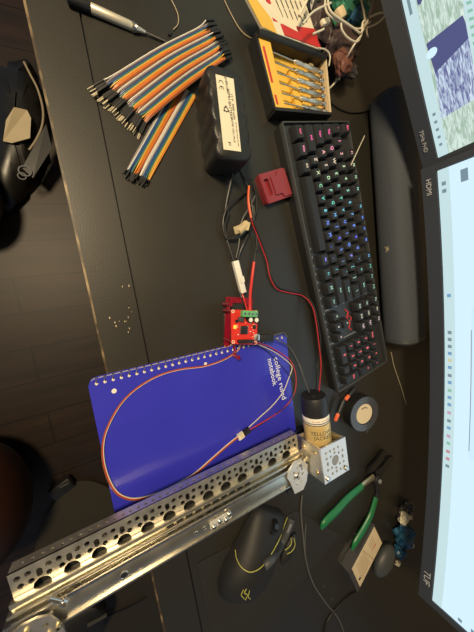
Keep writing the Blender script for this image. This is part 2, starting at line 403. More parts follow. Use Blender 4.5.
hs = [circ(cx.x, cx.y, .0026)]+[circ(cx.x+.0082*math.cos(math.radians(30+60*i)), cx.y+.0082*math.sin(math.radians(30+60*i)), .0021) for i in range(6)]+[circ(cx.x-.004,cx.y-.0145,.0018),circ(cx.x+.004,cx.y-.0145,.0018)]
me = plate_mesh(outer, hs, .0022); p2 = put_mesh(me, 'end_plate', 'plate_white', act, Matrix.Translation((0,0,DZ+.0585)))
bolt(cx.x-.0045, cx.y-.001, .0585, .0034, 'steel', p2); bolt(cx.x+.004, cx.y+.0115, .0585, .0024, 'steel', p2)
p = P(287,488,.046); mb = MB(); mb.cyl(p, p+Vector((0,0,.008)), .005, n=18); part(mb, 'stop_bumper', 'black', act)
mb = MB(); mb.box((.1995,-.272,DZ+.051), (.006,.042,.004), bev=.0006); part(mb, 'joint_bar', 'zinc', act)
# cube bracket and motor
bx, by, bz = .2266, -.2599, .0846; yaw = math.radians(-3); R3 = Matrix.Rotation(yaw, 3, 'Z')
T = Matrix.Translation((bx,by,DZ+bz)) @ Matrix.Rotation(yaw, 4, 'Z') @ Matrix.Rotation(math.radians(-5), 4, 'X') @ Matrix.Rotation(math.radians(2), 4, 'Y')
a = .0242
hs = [circ(0,0,.0068,20)]
for i in range(-2,3):
    for j in range(-2,3):
        if max(abs(i),abs(j)) < 1 or (abs(i)==1 and j==0): continue
        if (abs(i)+abs(j))==4 and i*j>0: continue
        if abs(i)==2 and j==0: continue
        if (i,j)==(0,1) or (i,j)==(0,-1): hs.append(circ(0, j*.0105, .002)); continue
        hs.append(circ(i*.0078, j*.0078, .002))
hs += [slot(.0145,.0,.0035,.006), slot(-.0145,.0,.0035,.006)]
me = plate_mesh([(-a,-a),(a,-a),(a,a),(-a,a)], hs, .0024); fp = put_mesh(me, 'bracket_face', 'plate_white', act, T)
mb = MB(); q = T@Vector((0,0,-.005)); q2 = T@Vector((0,0,-.0012)); mb.cyl(q, q2, .0062, n=20); part(mb, 'motor_hub', 'grey', act)
for sx, sy in ((-1,-1),(1,-1)):
    q = T@Vector((sx*.0178, sy*.0182, 0)); mb = MB(); mb.lathe(q, T@Vector((sx*.0178, sy*.0182, .003)), [(0,.0036),(.7,.0036),(1,.0026)], 16); part(mb, 'bolt', 'steel', fp)
def bbox_local(name, c, d, m, bev=.0004):
    mb = MB(); mb.box((0,0,0), d, bev=bev); mb.bm.transform(T@Matrix.Translation(c)); return part(mb, name, m, act)
bbox_local('bracket_side', (-a+.0012,0,-.0255), (.0024,2*a,.046), 'alu')
bbox_local('bracket_side', (a-.0012,0,-.0255), (.0024,2*a,.046), 'alu')
bbox_local('bracket_floor', (0,0,-.0477), (2*a,2*a,.0024), 'alu')
for j in (-1,1):
    for k_ in (-.012,-.034):
        q = T@Vector((-a-.0012, j*.014, k_)); q2 = T@Vector((-a+.0008, j*.014, k_)); mb = MB(); mb.cyl(q2, q, .0026, n=14); part(mb, 'bolt', 'brass', act)
mc = Vector((bx-.0035, by, DZ+bz-.026)); yd = (P(315,389,.062)-P(322,450,.062)); yd.z = 0; yd.normalize()
def at(s_): return mc+yd*s_
mb = MB(); mb.lathe(at(-.018), at(.0505), [(0,.0184),(.72,.0184),(.75,.0188),(.97,.0188),(1,.0182)], 40); gb = part(mb, 'gearbox', 'yellow_gear', act)
mb = MB(); mb.lathe(at(.0505), at(.0625), [(0,.0185),(.05,.0187),(.95,.0187),(1,.0183)], 40); part(mb, 'label_band', 'paper', act)
for s_ in (.0508, .0535, .0618):
    mb = MB(); mb.lathe(at(s_), at(s_+.0011), [(0,.0189),(1,.0189)], 40); part(mb, 'band_line', 'ink', act)
mb = MB(); mb.lathe(at(.0625), at(.0885), [(0,.0186),(.5,.0186),(.85,.0182),(1,.0168)], 40); mcap = part(mb, 'motor_cap', 'black', act)
mb = MB(); mb.cyl(at(.0885), at(.0900), .006, n=20); part(mb, 'rear_boss', 'black', mcap)
# lettering wrapped round the cylinder
up = Vector((0,0,1)); side = yd.cross(up)
def wrap(body, size, s0, phi0, m, parent, r=.0190):
    me = text_mesh(body, size, .00005)
    for v in me.vertices:
        ph = phi0 + v.co.x/r; rr = r+v.co.z
        v.co = at(s0+v.co.y) + (side*math.sin(ph)+up*math.cos(ph))*rr
    me.transform(Matrix.Identity(4)); off = root_offset(parent)
    me.transform(Matrix.Translation(-off)); me.materials.clear(); finish(me, 'lettering', m, parent, False)
wrap('YELLOW', .0078, .0395, -.42, 'ink', gb, .0189); wrap('JACKET', .0078, .0325, -.30, 'ink', gb, .0189)
wrap('5203 SERIES  GEAR MOTOR', .0022, .0575, -.3, 'w_red', gb, .0191)
mb = MB(); sp = Vector((bx+.003,by-.008,DZ)); sp.z += .0106; mb.lathe(sp, sp+Vector((0,0,.0245)), [(0,.021),(.1,.023),(.3,.023),(.35,.016),(.65,.016),(.7,.023),(.92,.023),(1,.014)], 36); part(mb, 'spool', 'black_gloss', act)

# ------------------------------------------------------------------ battery pack
zb = .045
bt = thing('battery_pack', 'black shrink wrapped battery pack with a cream label', 'battery', (.156,.194,DZ), math.radians(-1), local=True)
def scallop(hw, hl, amp, n=5, k=10):
    pts = []
    m = n*k; 
    for i in range(m+1):
        t = i/m; y = -hl+2*hl*t; pts.append((hw-amp*(1-abs(math.sin(math.pi*n*t)))*1.0, y))
    for i in range(m+1):
        t = i/m; y = hl-2*hl*t; pts.append((-hw+amp*(1-abs(math.sin(math.pi*n*t))), y))
    r = []
    for x, y in pts:      # round the four corners
        e = max(0, abs(y)-(hl-.011)); f = math.sqrt(max(0, 1-(e/.0112)**2)); lim = hw-.011+.011*f
        r.append((max(-lim, min(lim, x)), y))
    return r
lay = []
for z, s_ in ((0,.93),(.003,.985),(.007,1),(.036,1),(.0405,.985),(.0435,.94),(.045,.86)):
    lay.append([(x*s_ if abs(x) > 0 else x, y*(1-(1-s_)*.45), z) for x, y in scallop(.0245, .050, .0028)])
mb = MB(); mb.loft(lay); part(mb, 'shrink_wrap', 'shrink', bt)
mb = MB(); mb.prism([(-.0145,-.0405),(.0085,-.0405),(.0095,.0385),(-.0130,.0385)], .0451, .0454); lb = part(mb, 'label', 'label_cream', bt, False)
def ltext(body, size, x, y, rot=-90, m='ink', parent=lb, z=.0456, nm='lettering', space=1.):
    me = text_mesh(body, size, .00005, space=space); me.transform(TT((x,y,z), math.radians(rot))); me.materials.clear(); return finish(me, nm, m, parent, False)
ltext('C \u0404', .0, 0, 0) if False else None
for dy in (.0305, .0245):        # CE mark as two open arcs
    mb = MB(); mb.tube([(-.0075+.0026*math.cos(math.radians(a_)), dy+.0026*math.sin(math.radians(a_)), .0456) for a_ in range(-10, 200, 20)], .00035, 5, 1); part(mb, 'mark', 'ink', lb)
mb = MB(); mb.box((-.0075,.0255,.0456), (.0004,.0001+.003,.0003)); part(mb, 'mark', 'ink', lb, False)
mb = MB(); mb.torus((-.0050,.0035,.0456), (0,0,1), .0026, .0006, 6, 4)
for a_ in (90,210,330): mb.box((-.0050+.003*math.cos(math.radians(a_)), .0035+.003*math.sin(math.radians(a_)), .0457), (.0018,.0018,.0003), math.radians(a_))
part(mb, 'mark', 'ink', lb)
ltext('goBILDA', .0042, -.0005, .0305); ltext('NIMH BATTERY', .0046, .0005, .010); ltext('12 V  3000 mAh', .0042, .0045, .008); ltext('NESTED CELL PACK', .0032, .001, -.0175); ltext('Do not short circuit. Recycle.', .0022, .0058, -.022)
mb = MB(); mb.box((-.006,-.032,.0456), (.004,.0006,.0002)); mb.box((-.006,-.034,.0456), (.0006,.003,.0002)); mb.box((-.0045,-.034,.0456), (.0006,.003,.0002)); part(mb, 'mark', 'ink', lb, False)
Lw = lambda *p: P(*p)
def wire(name, pts, r, m, label, cat, group=None, n=8):
    mb = MB(); mb.tube(pts, r, n); return tag(part(mb, name, m), label, cat, group)

# ------------------------------------------------------------------ power leads: battery > connectors > board
pw = thing('battery_lead', 'black looped battery cable with red and black cores ending in white plug', 'cable', P(240,220,0))
mb = MB(); mb.tube([P(234,163,.012),P(230,185,.007),P(226,205,.003),P(224,225,.003),P(227,240,.004),P(234,262,.004)], .0018); part(mb, 'black_core', 'black', pw)
mb = MB(); mb.tube([P(236,162,.014),P(243,178,.010),P(250,195,.004),P(254,210,.003),P(252,225,.003),P(244,243,.005),P(240,252,.003),P(237,262,.004)], .0018); part(mb, 'black_core', 'black', pw)
mb = MB(); mb.tube([P(235,160,.018),P(236,166,.012),P(238,170,.008)], .0016); part(mb, 'red_core', 'orange_part', pw)
mb = MB(); mb.tube([P(247,192,.003),P(238,198,.006),P(228,206,.009),P(223,222,.008),P(226,238,.006),P(236,236,.010),P(246,228,.009),P(252,214,.007),P(250,200,.008)], .0013); part(mb, 'loop', 'black', pw)
mb = MB(); mb.tube([P(255,196,.010),P(250,207,.011),P(244,216,.009),P(240,228,.006),P(239,244,.008),P(236,258,.005)], .0009); part(mb, 'grey_core', 'cable_grey', pw)
a, b = P(235,261,.005), P(243,293,.005); d = b-a; an = math.atan2(d.y, d.x)
mb = MB(); mb.box((a+b)/2, (d.length,.0085,.008), an, bev=.0008); pg = part(mb, 'plug', 'white_plastic', pw)
mb = MB(); mb.box((a+b)/2+Vector((0,0,.0048))-d*.05, (d.length*.5,.003,.0018), an, bev=.0005); mb.box((a+b)/2+Matrix.Rotation(an,3,'Z')@Vector((.004,.0048,.001)), (.008,.0025,.004), an); part(mb, 'latch', 'paper', pg)
mb = MB(); mb.tube([P(241,290,.005),P(244,299,.008),P(246,306,.020),P(248,313,.030)], .0011); part(mb, 'red_core', 'red_wire', pw)
mb = MB(); mb.tube([P(239,291,.005),P(242,299,.008),P(243,307,.020),P(244,314,.030)], .0011); part(mb, 'black_core', 'black', pw)
mb = MB(); mb.tube([P(252,182,.012),P(256,196,.008),P(256,212,.005),P(250,226,.006),P(240,236,.009),P(230,238,.008),P(225,228,.006),P(229,212,.006)], .0015); part(mb, 'loop', 'black', pw)
mb = MB(); mb.tube([P(243,176,.011),P(249,190,.009),P(252,206,.012),P(254,222,.010),P(256,236,.007),P(257,250,.005)], .0014); part(mb, 'black_core', 'black', pw)
# masking tape flag
tp = thing('tape_tag', 'crumpled tan masking tape wrapped round the looped battery cable', 'tape', P(242,228,.001))
mb = MB(); mb.box(P(239,229,.0115), (.016,.010,.003), math.radians(20), bev=.0008, rot=Matrix.Rotation(.3,3,'Z')@Matrix.Rotation(.4,3,'X')); mb.box(P(246,226,.012), (.010,.012,.002), math.radians(-20), bev=.0006, rot=Matrix.Rotation(-.4,3,'Z')@Matrix.Rotation(-.5,3,'Y')); part(mb, 'flap', 'masking', tp)
mb = MB(); mb.cyl(P(238,232,.009), P(247,224,.009), .0058, n=14); part(mb, 'roll', 'masking', tp)
# motor lead: red and black pair from the bundle to the motor
ml = thing('motor_lead', 'thin red and black twin wire curving over desk to the motor', 'cable', P(290,300,0))
base = [(248,190,.010),(248,205,.012),(252,222,.012),(257,235,.008),(262,248,.004),(267,262,.003),(270,277,.003),(277,289,.003),(290,293,.003),(303,296,.006),(312,306,.018),(316,322,.026),(319,345,.030),(321,365,.034),(319,391,.060)]
for i, (m_, nm) in enumerate((('red_dark','red_core'),('black','black_core'))):
    pts = [P(x+(i*1.7 if x > 300 or y < 290 else 0), y+(i*-1.8 if 270 < x < 312 and y > 280 else 0), z+(.001 if i else 0)) for x, y, z in base]
    if i: pts[-1] = P(316,392,.060); pts[-2] = P(317,370,.030)
    mb = MB(); mb.tube(pts, .00095); part(mb, nm, m_, ml)
mb = MB(); mb.tube([P(249,186,.011),P(248.5,200,.013),P(251,218,.013)], .0014); part(mb, 'heat_shrink', 'orange_part', ml)
pj = thing('power_jumper', 'thick red sleeved lead between cable bundle and top of circuit board', 'cable', P(251,280,0))
mb = MB(); mb.tube([P(256,248,.006),P(255,256,.004),P(254,264,.004)], .0012); part(mb, 'black_core', 'black', pj)
mb = MB(); mb.tube([P(254,262,.004),P(252,278,.005),P(250.5,292,.012),P(250,304,.026),P(250,314,.031)], .0021); part(mb, 'red_sleeve', 'red_wire', pj)

# ------------------------------------------------------------------ red motor controller board on its acrylic stand
zp = .033
B0 = [P(231,309.5,zp), P(257.5,310.5,zp), P(257,344.5,zp), P(231.5,344,zp)]
bd = thing('circuit_board', 'red motor driver circuit board with green terminals and a lit orange light', 'circuit board', ((B0[0]+B0[2])/2).to_tuple()[:2]+(DZ,))
mb = MB(); mb.prism([p.to_tuple()[:2] for p in B0], DZ+zp-.0016, DZ+zp); part(mb, 'board', 'pcb', bd, False)
def bp(u, v, z=0):   # u,v in 0..1 on the board, v down
    p = B0[0].lerp(B0[1], u).lerp(B0[3].lerp(B0[2], u), v); return Vector((p.x, p.y, DZ+zp+z))
bang = math.atan2((B0[1]-B0[0]).y, (B0[1]-B0[0]).x)
def bbox(name, u, v, d, m, parent=bd, z=0, bev=.0003): mb = MB(); mb.box(bp(u,v,d[2]/2+z), d, bang, bev=bev); return part(mb, name, m, parent)
tm = bbox('screw_terminal', .62, .10, (.022,.008,.008), 'green_term')
for i in range(4):
    q = bp(.62,.10,.008)+Matrix.Rotation(bang,3,'Z')@Vector((-.0082+i*.0055,0,0)); mb = MB(); mb.cyl(q, q+Vector((0,0,.0006)), .0018, n=12); part(mb, 'terminal_screw', 'steel', tm)
for u in (.62, .84):
    q = bp(u,.27); mb = MB(); mb.lathe(q, q+Vector((0,0,.0085)), [(0,.0032),(.93,.0032),(1,.0028)], 20); c_ = part(mb, 'capacitor', 'black', bd)
    mb = MB(); mb.cyl(q+Vector((0,0,.0085)), q+Vector((0,0,.0088)), .0029, n=20); part(mb, 'capacitor_top', 'white_plastic', c_)
ch = bbox('chip', .47, .58, (.0098,.0110,.0018), 'black')
mb = MB()
for s_ in (-1,1):
    for i in range(7):
        q = bp(.47,.58,.0006)+Matrix.Rotation(bang,3,'Z')@Vector((s_*.0056,-.0046+i*.00153,0)); mb.box(q, (.0018,.0007,.0008), bang)
part(mb, 'chip_pins', 'steel', ch, False)
bbox('inductor', .33, .27, (.0075,.0060,.0045), 'grey_dark'); bbox('regulator', .87, .48, (.004,.005,.002), 'black'); bbox('resistor', .72, .62, (.0022,.0012,.0008), 'white_plastic'); bbox('resistor', .78, .72, (.0022,.0012,.0008), 'black'); bbox('resistor', .25, .72, (.0022,.0012,.0008), 'paper')
bbox('regulator', .18, .33, (.003,.004,.002), 'black')
bbox('status_light', .13, .50, (.0040,.0048,.0016), 'led_orange')
bbox('pin_header', .5, .90, (.022,.0042,.0060), 'black'); bbox('usb_socket', .93, .78, (.0065,.0085,.0030), 'alu')
for u, v in ((.07,.05),(.07,.94),(.94,.05),(.94,.95)):
    mb = MB(); mb.torus(bp(u,v,.0001), (0,0,1), .0018, .0006, 16, 6); part(mb, 'mounting_ring', 'label_cream', bd)
    mb = MB(); q = bp(u,v); mb.cyl(Vector((q.x,q.y,DZ+.003)), Vector((q.x,q.y,DZ+zp-.0016)), .0018, n=10); part(mb, 'standoff', 'acrylic_red', bd)
mb = MB()
for i in range(14): mb.box(bp(.15+random.random()*.75, .35+random.random()*.45, .0003), (.0014,.0008,.0006), bang)
part(mb, 'solder_parts', 'label_cream', bd, False)['kind'] = 'stuff'
b00, b11 = P(222,300,.003), P(254,352,.003)
bw, bh = (b11.x-b00.x)+.004, (b00.y-b11.y)
bc = (b00+b11)/2
me = plate_mesh([(-bw/2,-bh/2),(bw/2,-bh/2),(bw/2,bh/2),(-bw/2,bh/2)], [rrect(-bw/2+.008,-bh/2+.008,bw/2-.008,bh/2-.008,.004)]+[circ(sx*(bw/2-.004), sy*(bh/2-.004), .0016) for sx in (-1,1) for sy in (-1,1)], .003)
put_mesh(me, 'stand_base', 'acrylic_red', bd, TT((bc.x,bc.y,DZ+.003), bang))
for sy in (-1,1):
    mb = MB(); q = Vector((bc.x-bw/2+.004, bc.y+sy*(bh/2-.006), DZ)); mb.cyl(q+Vector((0,0,.003)), q+Vector((0,0,.026)), .0028, n=14); part(mb, 'side_post', 'acrylic_red', bd)
mb = MB(); mb.box((bc.x-bw/2+.004, bc.y, DZ+.016), (.003, bh-.012, .003), bev=.0005); part(mb, 'side_bar', 'acrylic_red', bd)
# usb cable
us = thing('usb_cable', 'black usb cable plugged into the red circuit board and running to motor', 'cable', P(270,340,0))
mb = MB(); q = P(260,338,zp+.002); q2 = P(273,337.5,zp+.001); dd = q2-q; mb.box((q+q2)/2, (dd.length,.010,.006), math.atan2(dd.y,dd.x), bev=.0015); pgs = part(mb, 'plug', 'black_soft', us)
mb = MB(); mb.box(P(257.5,337.5,zp+.0022), (.006,.0075,.003), bang, bev=.0004); part(mb, 'plug_tip', 'steel', pgs)
mb = MB(); mb.tube([P(272,337.5,zp),P(280,341,.028),P(290,348,.016),P(298,362,.012),P(303,375,.024),P(309,392,.055)], .0010); part(mb, 'cord', 'cable_grey', us)
mb = MB(); mb.tube([P(271,336.5,.030),P(278,334,.022),P(284,333,.015),P(287,337,.013)], .0012); part(mb, 'strain_relief', 'cable_grey', us)

# ------------------------------------------------------------------ thin servo leads over the notebook
sv = thing('servo_lead', 'white and red servo wires looping over the blue notebook into a black connector', 'cable', P(240,432,zt))
zl = zt+.0014
def lead(nm, m_, pts, r=.00075): mb = MB(); mb.tube([P(*p) for p in pts], r, 6); part(mb, nm, m_, sv)
lead('white_core', 'cable_white', [(244,342,.038),(252,343,.034),(262,346,.022),(276,353,.013),(288,362,.012),(292,368,.012),(288,380,zl),(283,392,zl),(273,405,zl),(260,417,zl),(247,429,zl+.001)])
lead('red_core', 'red', [(246,341,.038),(256,343,.034),(268,346,.020),(282,354,.012),(292,363,.012),(296,378,.012),(294,394,zl),(284,408,zl),(268,419,zl),(249,430,zl+.001)])
lead('black_core', 'black', [(248,342,.038),(258,345,.030),(268,352,.013),(280,364,zl+.001),(291,377,zl+.001),(295,386,zl+.001),(290,402,zl+.001),(276,414,zl),(250,431.5,zl+.001)], .0006)
q, q2 = P(249,429.5,zl+.002), P(243.5,433.5,zl+.002); dd = q2-q; an = math.atan2(dd.y, dd.x)
mb = MB(); mb.box((q+q2)/2, (.010,.0085,.0035), an, bev=.0004); part(mb, 'connector', 'black', sv)
cn = thing('servo_extension', 'long pale servo wire running in a big loop over the blue notebook', 'cable', P(180,480,zt))
q, q2 = P(243.5,433.5,zl+.002), P(238,438,zl+.002); mb = MB(); mb.box((q+q2)/2, (.009,.0085,.0035), an, bev=.0004); h = part(mb, 'connector', 'label_cream', cn)
mb = MB(); 
for i in (-1,0,1): mb.box((q+q2)/2+Matrix.Rotation(an,3,'Z')@Vector((-.001,i*.0026,.0018)), (.005,.0006,.0004), an)
part(mb, 'contacts', 'brass', h, False)
pth = [(238,437),(228,445),(212,459),(196,473),(180,483),(162,492),(144,498),(130,499),(117,493),(108,478),(103,458),(104,438),(112,418),(124,400),(140,386),(160,375),(182,369),(205,366),(225,359),(238,350)]
for i, (m_, nm) in enumerate((('cable_white','white_core'),('red','red_core'),('w_brown','brown_core'))):
    k_ = len(pth); pts = []
    for j, (x, y) in enumerate(pth):
        a_, b_ = P(*pth[max(0,j-1)],zl), P(*pth[min(k_-1,j+1)],zl); d_ = (b_-a_).normalized(); nn = Vector((-d_.y,d_.x,0))
        sep = .0013 if j < 6 else (.0013-(j-6)*.0001)
        z = zl if i != 1 else zl+.0003*(j > 8)
        p = P(x,y,z)+nn*((i-1)*max(sep,.0006)); pts.append(p)
    pts.append(P(240+i*1.5,345,.020)); pts.append(P(242+i*2,342,.037))
    mb = MB(); mb.tube(pts, .00068, 6); part(mb, nm, m_, cn)

# ------------------------------------------------------------------ jumper ribbons
SEQ = ['white','grey','purple','blue','green','yellow','orange','red','brown','black']
SEQ = ['white','grey','purple','blue','green','yellow','orange','orange','red','brown']
def housing_at(name, p, d, root, m='black', Lh=.0135, pin=0.):
    d = d.normalized(); mb = MB(); R = d.to_track_quat('X','Z').to_matrix()
    mb.box(p+d*Lh/2, (Lh,.0023,.0023), bev=.0002, rot=R); h = part(mb, name, m, root, False)
    if pin:
        mb = MB(); mb.box(p+d*(Lh+pin/2), (pin,.0007,.0007), rot=R); part(mb, 'pin', 'probe_pin', h, False)
    else:
        mb = MB(); mb.box(p+d*(Lh+.0001)+Vector((0,0,0)), (.0003,.0012,.0012), rot=R); part(mb, 'socket', 'steel', h, False)
    return h
rib = thing('jumper_ribbon', 'wide rainbow ribbon of jumper wires with bare pins at its left end', 'jumper wires', P(160,80,0))
N = 40
for i in range(N):
    t = i/(N-1); g = i//4
    A = P(104,82,.004).lerp(P(146,122,.004), t); Bq = P(206,23,.008).lerp(P(226,58,.008), t)
    jit = Vector((random.uniform(-1,1), random.uniform(-1,1), 0))*.0018
    z2 = .0012 if g % 2 else .0042
    d0 = (P(88,90,0)-P(104,82,0)).lerp(P(136,139,0)-P(146,122,0), t).normalized()
    A1 = A+jit*.6; A1.z = DZ+z2+.001
    m1 = A.lerp(Bq,.1)+Vector((0,0,.002)); m2 = A.lerp(Bq,.5)+Vector((0,0,.004+.002*math.sin(t*3))); m3 = A.lerp(Bq,.9)
    dr = Vector((math.cos(.5), math.sin(.5), 0)); dr = (P(230,12,0)-P(206,23,0)).lerp(P(236,52,0)-P(226,58,0), t).normalized(); dr.z = -.15
    B1 = Bq+jit+dr*(.002*(g%2)); B1.z = DZ+z2+.005
    mb = MB(); mb.tube([A1,m1,m2,m3,B1], .00066, 6, 5); part(mb, 'wire', 'w_'+SEQ[i%10], rib)
    d0.z = -.06; d0 = d0+Vector((random.uniform(-.09,.09), random.uniform(-.09,.09), 0))
    housing_at('pin_housing', A1, d0, rib, pin=.0075)
    housing_at('socket_housing', B1, dr+Vector((random.uniform(-.12,.12), random.uniform(-.12,.12), 0)), rib)
rib2 = thing('jumper_ribbon', 'narrow rainbow ribbon of jumper wires with black sockets passing under wide ribbon', 'jumper wires', P(150,150,0))
N2 = 18; SQ2 = ['grey','white','blue','blue','green','yellow','orange','orange','red','white','white','grey','blue','blue','green','yellow','yellow','orange']
for i in range(N2):
    t = i/(N2-1); A = P(126.5,170,.003).lerp(P(149,180,.003), t); Bq = P(176,82,.0012).lerp(P(196,96,.0012), t); Mq = P(150,135,.002).lerp(P(172,146,.002), t)
    Mq = A.lerp(Bq,.45)+Vector((0,0,-.001)); jit = Vector((random.uniform(-1,1),random.uniform(-1,1),0))*.001
    z2 = .0012 if (i//3)%2 else .0038; A1 = A+jit; A1.z = DZ+z2
    mb = MB(); mb.tube([A1, A.lerp(Mq,.4), Mq, Bq], .00066, 6, 5); part(mb, 'wire', 'w_'+SQ2[i], rib2)
    d0 = (A-Bq).normalized(); d0.z = 0; d0 += Vector((random.uniform(-.08,.08), random.uniform(-.08,.08), 0)); housing_at('socket_housing', A1, d0, rib2, Lh=.0065+.003*((i//2)%2))

# ------------------------------------------------------------------ precision screwdriver, thin sensor lead at the top
a, b = P(66,-3,.0052), P(167,42,.0022); L_ = (b-a).length
sd = thing('screwdriver', 'slim silver precision screwdriver lying on bare desk at the top left', 'screwdriver', P(110,20,0))
def seg(t0, t1): return a.lerp(b, t0), a.lerp(b, t1)
mb = MB(); mb.lathe(*seg(0,.22), [(0,.003),(.05,.0046),(.9,.0046),(1,.0038)], 12); part(mb, 'swivel_cap', 'black', sd)
mb = MB(); mb.lathe(*seg(.21,.62), [(0,.0036),(.03,.0044),(.95,.0042),(1,.0034)], 10); hd = part(mb, 'handle', 'driver_body', sd)
mb = MB(); mb.lathe(*seg(.61,.665), [(0,.003),(.1,.0048),(.55,.0048),(.6,.0038),(.9,.0044),(1,.003)], 16); part(mb, 'collar', 'steel', sd)
mb = MB(); mb.lathe(*seg(.66,.76), [(0,.0032),(1,.0014)], 14); part(mb, 'chuck', 'alu', sd)
mb = MB(); mb.lathe(*seg(.75,1), [(0,.0009),(.9,.0008),(1,.0004)], 8); part(mb, 'blade', 'steel', sd)
tl = thing('sensor_lead', 'thin white wire ending in small black plug beside the screwdriver tip', 'cable', P(172,25,0))
mb = MB(); mb.tube([P(168,-6,.002),P(174,5,.001),P(178,15,.001),P(178,24,.001),P(173,30,.0012)], .0006); part(mb, 'wire', 'cable_tan', tl)
mb = MB(); q = P(170,33,.0015); mb.box(q, (.006,.0024,.0022), math.radians(60)); part(mb, 'plug', 'black', tl)
mb = MB(); mb.tube([P(148,36,.001),P(158,39,.001),P(165,43,.001)], .0004); part(mb, 'wire', 'cable_grey', tl)
wire('loose_wire', [P(222,-5,.001),P(230,12,.001),P(239,28,.001),P(247,36,.001),P(257,40,.001),P(264,41,.001)], .0007, 'cable_tan', 'thin brown wire running to the corner of the screwdriver kit', 'wire')

# ------------------------------------------------------------------ red plastic block beside the keyboard
zr = .0105
rc = [P(258,174,zr), P(283.5,168,zr), P(292,195,zr), P(267,205,zr)]
cc = (rc[0]+rc[1]+rc[2]+rc[3])/4
rb = thing('heat_sink_cover', 'dark red plastic cover with notched top and slot lying beside the keyboard', 'plastic cover', (cc.x,cc.y,DZ))
ux = ((rc[1]-rc[0])+(rc[2]-rc[3])).normalized(); ra = math.atan2(ux.y, ux.x); rw = ((rc[1]-rc[0]).length+(rc[2]-rc[3]).length)/2; rh = ((rc[0]-rc[3]).length+(rc[1]-rc[2]).length)/2
w2, h2 = rw/2, rh/2
outer = [(-w2,-h2),(w2*.15,-h2),(w2*.35,-h2*.78),(w2,-h2*.78),(w2,h2*.78),(w2*.35,h2*.78),(w2*.15,h2),(-w2,h2)]
outer = [(-w2,-h2),(w2,-h2),(w2,h2),(-w2,h2)]
me = plate_mesh(rrect(-w2,-h2,w2,h2,.003), [rrect(-w2*.72,-h2*.55,-w2*.36,h2*.6,.0012)], .004); put_mesh(me, 'top_shell', 'red_case2', rb, TT((cc.x,cc.y,DZ+zr), ra))
mb = MB(); mb.prism([(p[0]*.97,p[1]*.96) for p in rrect(-w2,-h2,w2,h2,.003)], 0, zr-.004, TT((cc.x,cc.y,DZ), ra)); part(mb, 'body', 'red_case', rb)
Tm = TT((cc.x,cc.y,DZ+zr), ra)
mb = MB(); mb.prism([(w2*-.2,-h2*.62),(w2*.25,-h2*.62),(w2*.4,-h2*.9),(w2*.96,-h2*.9),(w2*.96,h2*.9),(w2*.4,h2*.9),(w2*.25,h2*.62),(w2*-.2,h2*.62)], 0, .0022, Tm); part(mb, 'raised_panel', 'red_case2', rb, False)
mb = MB(); mb.prism([(-w2*.98,-h2*.98),(-w2*.85,-h2*.98),(-w2*.85,h2*.98),(-w2*.98,h2*.98)], 0, .0018, Tm); part(mb, 'rim', 'red_case', rb, False)

# ------------------------------------------------------------------ keyboard
kz = .022
o0 = P(282,121,kz); o1 = P(338.5,391,kz); kd = (o1-o0); ka = math.atan2(kd.y, kd.x)
KL, KW = kd.length+.004, .138
kb = thing('keyboard', 'black mechanical keyboard with rainbow lit legends running down the right of the desk', 'keyboard', (o0.x,o0.y,DZ), ka, local=True)
mb = MB(); mb.prism(rrect(0,0,KL,KW,.004), 0, .014); part(mb, 'case', 'black', kb)
mb = MB(); mb.prism(rrect(.002,.002,KL-.002,KW-.002,.003), .014, .0175); kp = part(mb, 'top_plate', 'kb_plate', kb)
for nm, c, d in (('front_rim',(KL/2,.001,.018),(KL,.002,.008)),('back_rim',(KL/2,KW-.001,.018),(KL,.002,.008)),('side_rim',(.001,KW/2,.018),(.002,KW,.008)),('side_rim',(KL-.001,KW/2,.018),(.002,KW,.008))):
    mb = MB(); mb.box(c, d, bev=.0006); part(mb, nm, 'grey_dark', kb)
for i in range(34):
    x = .18+i*(KL-.2)/34
    if i % 2: continue
    mb = MB(); mb.box((x,.0075,.0176), (.0035,.0012,.0008)); part(mb, 'rim_light', 'leg_dim', kb, False) if 'leg_dim' in M else part(mb, 'rim_light', 'grey', kb, False)
def lit(c, s=1.):
    k = 'lit_%d_%d_%d' % tuple(int(v*99) for v in c)
    if k not in M: mk(k, tuple(v*.5 for v in c), .5, emit=c, es=s)
    return k
U = (KL-.012)/22.6; kx0 = .0055; ky0 = .0125; RV = .0186
def hue(x):     # legend colour along the board
    st = [(0,(.9,.1,.28)),(1.6,(.85,.22,.35)),(3.2,(.6,.55,.4)),(4.6,(.3,.65,.42)),(6.2,(.12,.62,.5)),(7.8,(.15,.3,.85)),(9.5,(.16,.16,.95)),(11,(.2,.25,.9)),(12.2,(.15,.55,.4)),(14.4,(.3,.5,.36)),(16,(.42,.5,.38)),(18,(.5,.42,.35)),(19,(.8,.12,.12)),(23,(.8,.1,.1))]
    for (a_, c_), (b_, d_) in zip(st, st[1:]):
        if a_ <= x <= b_:
            t = (x-a_)/(b_-a_); return tuple(round((c_[i]*(1-t)+d_[i]*t)*8)/8 for i in range(3))
    return st[-1][1]
capmesh = {}
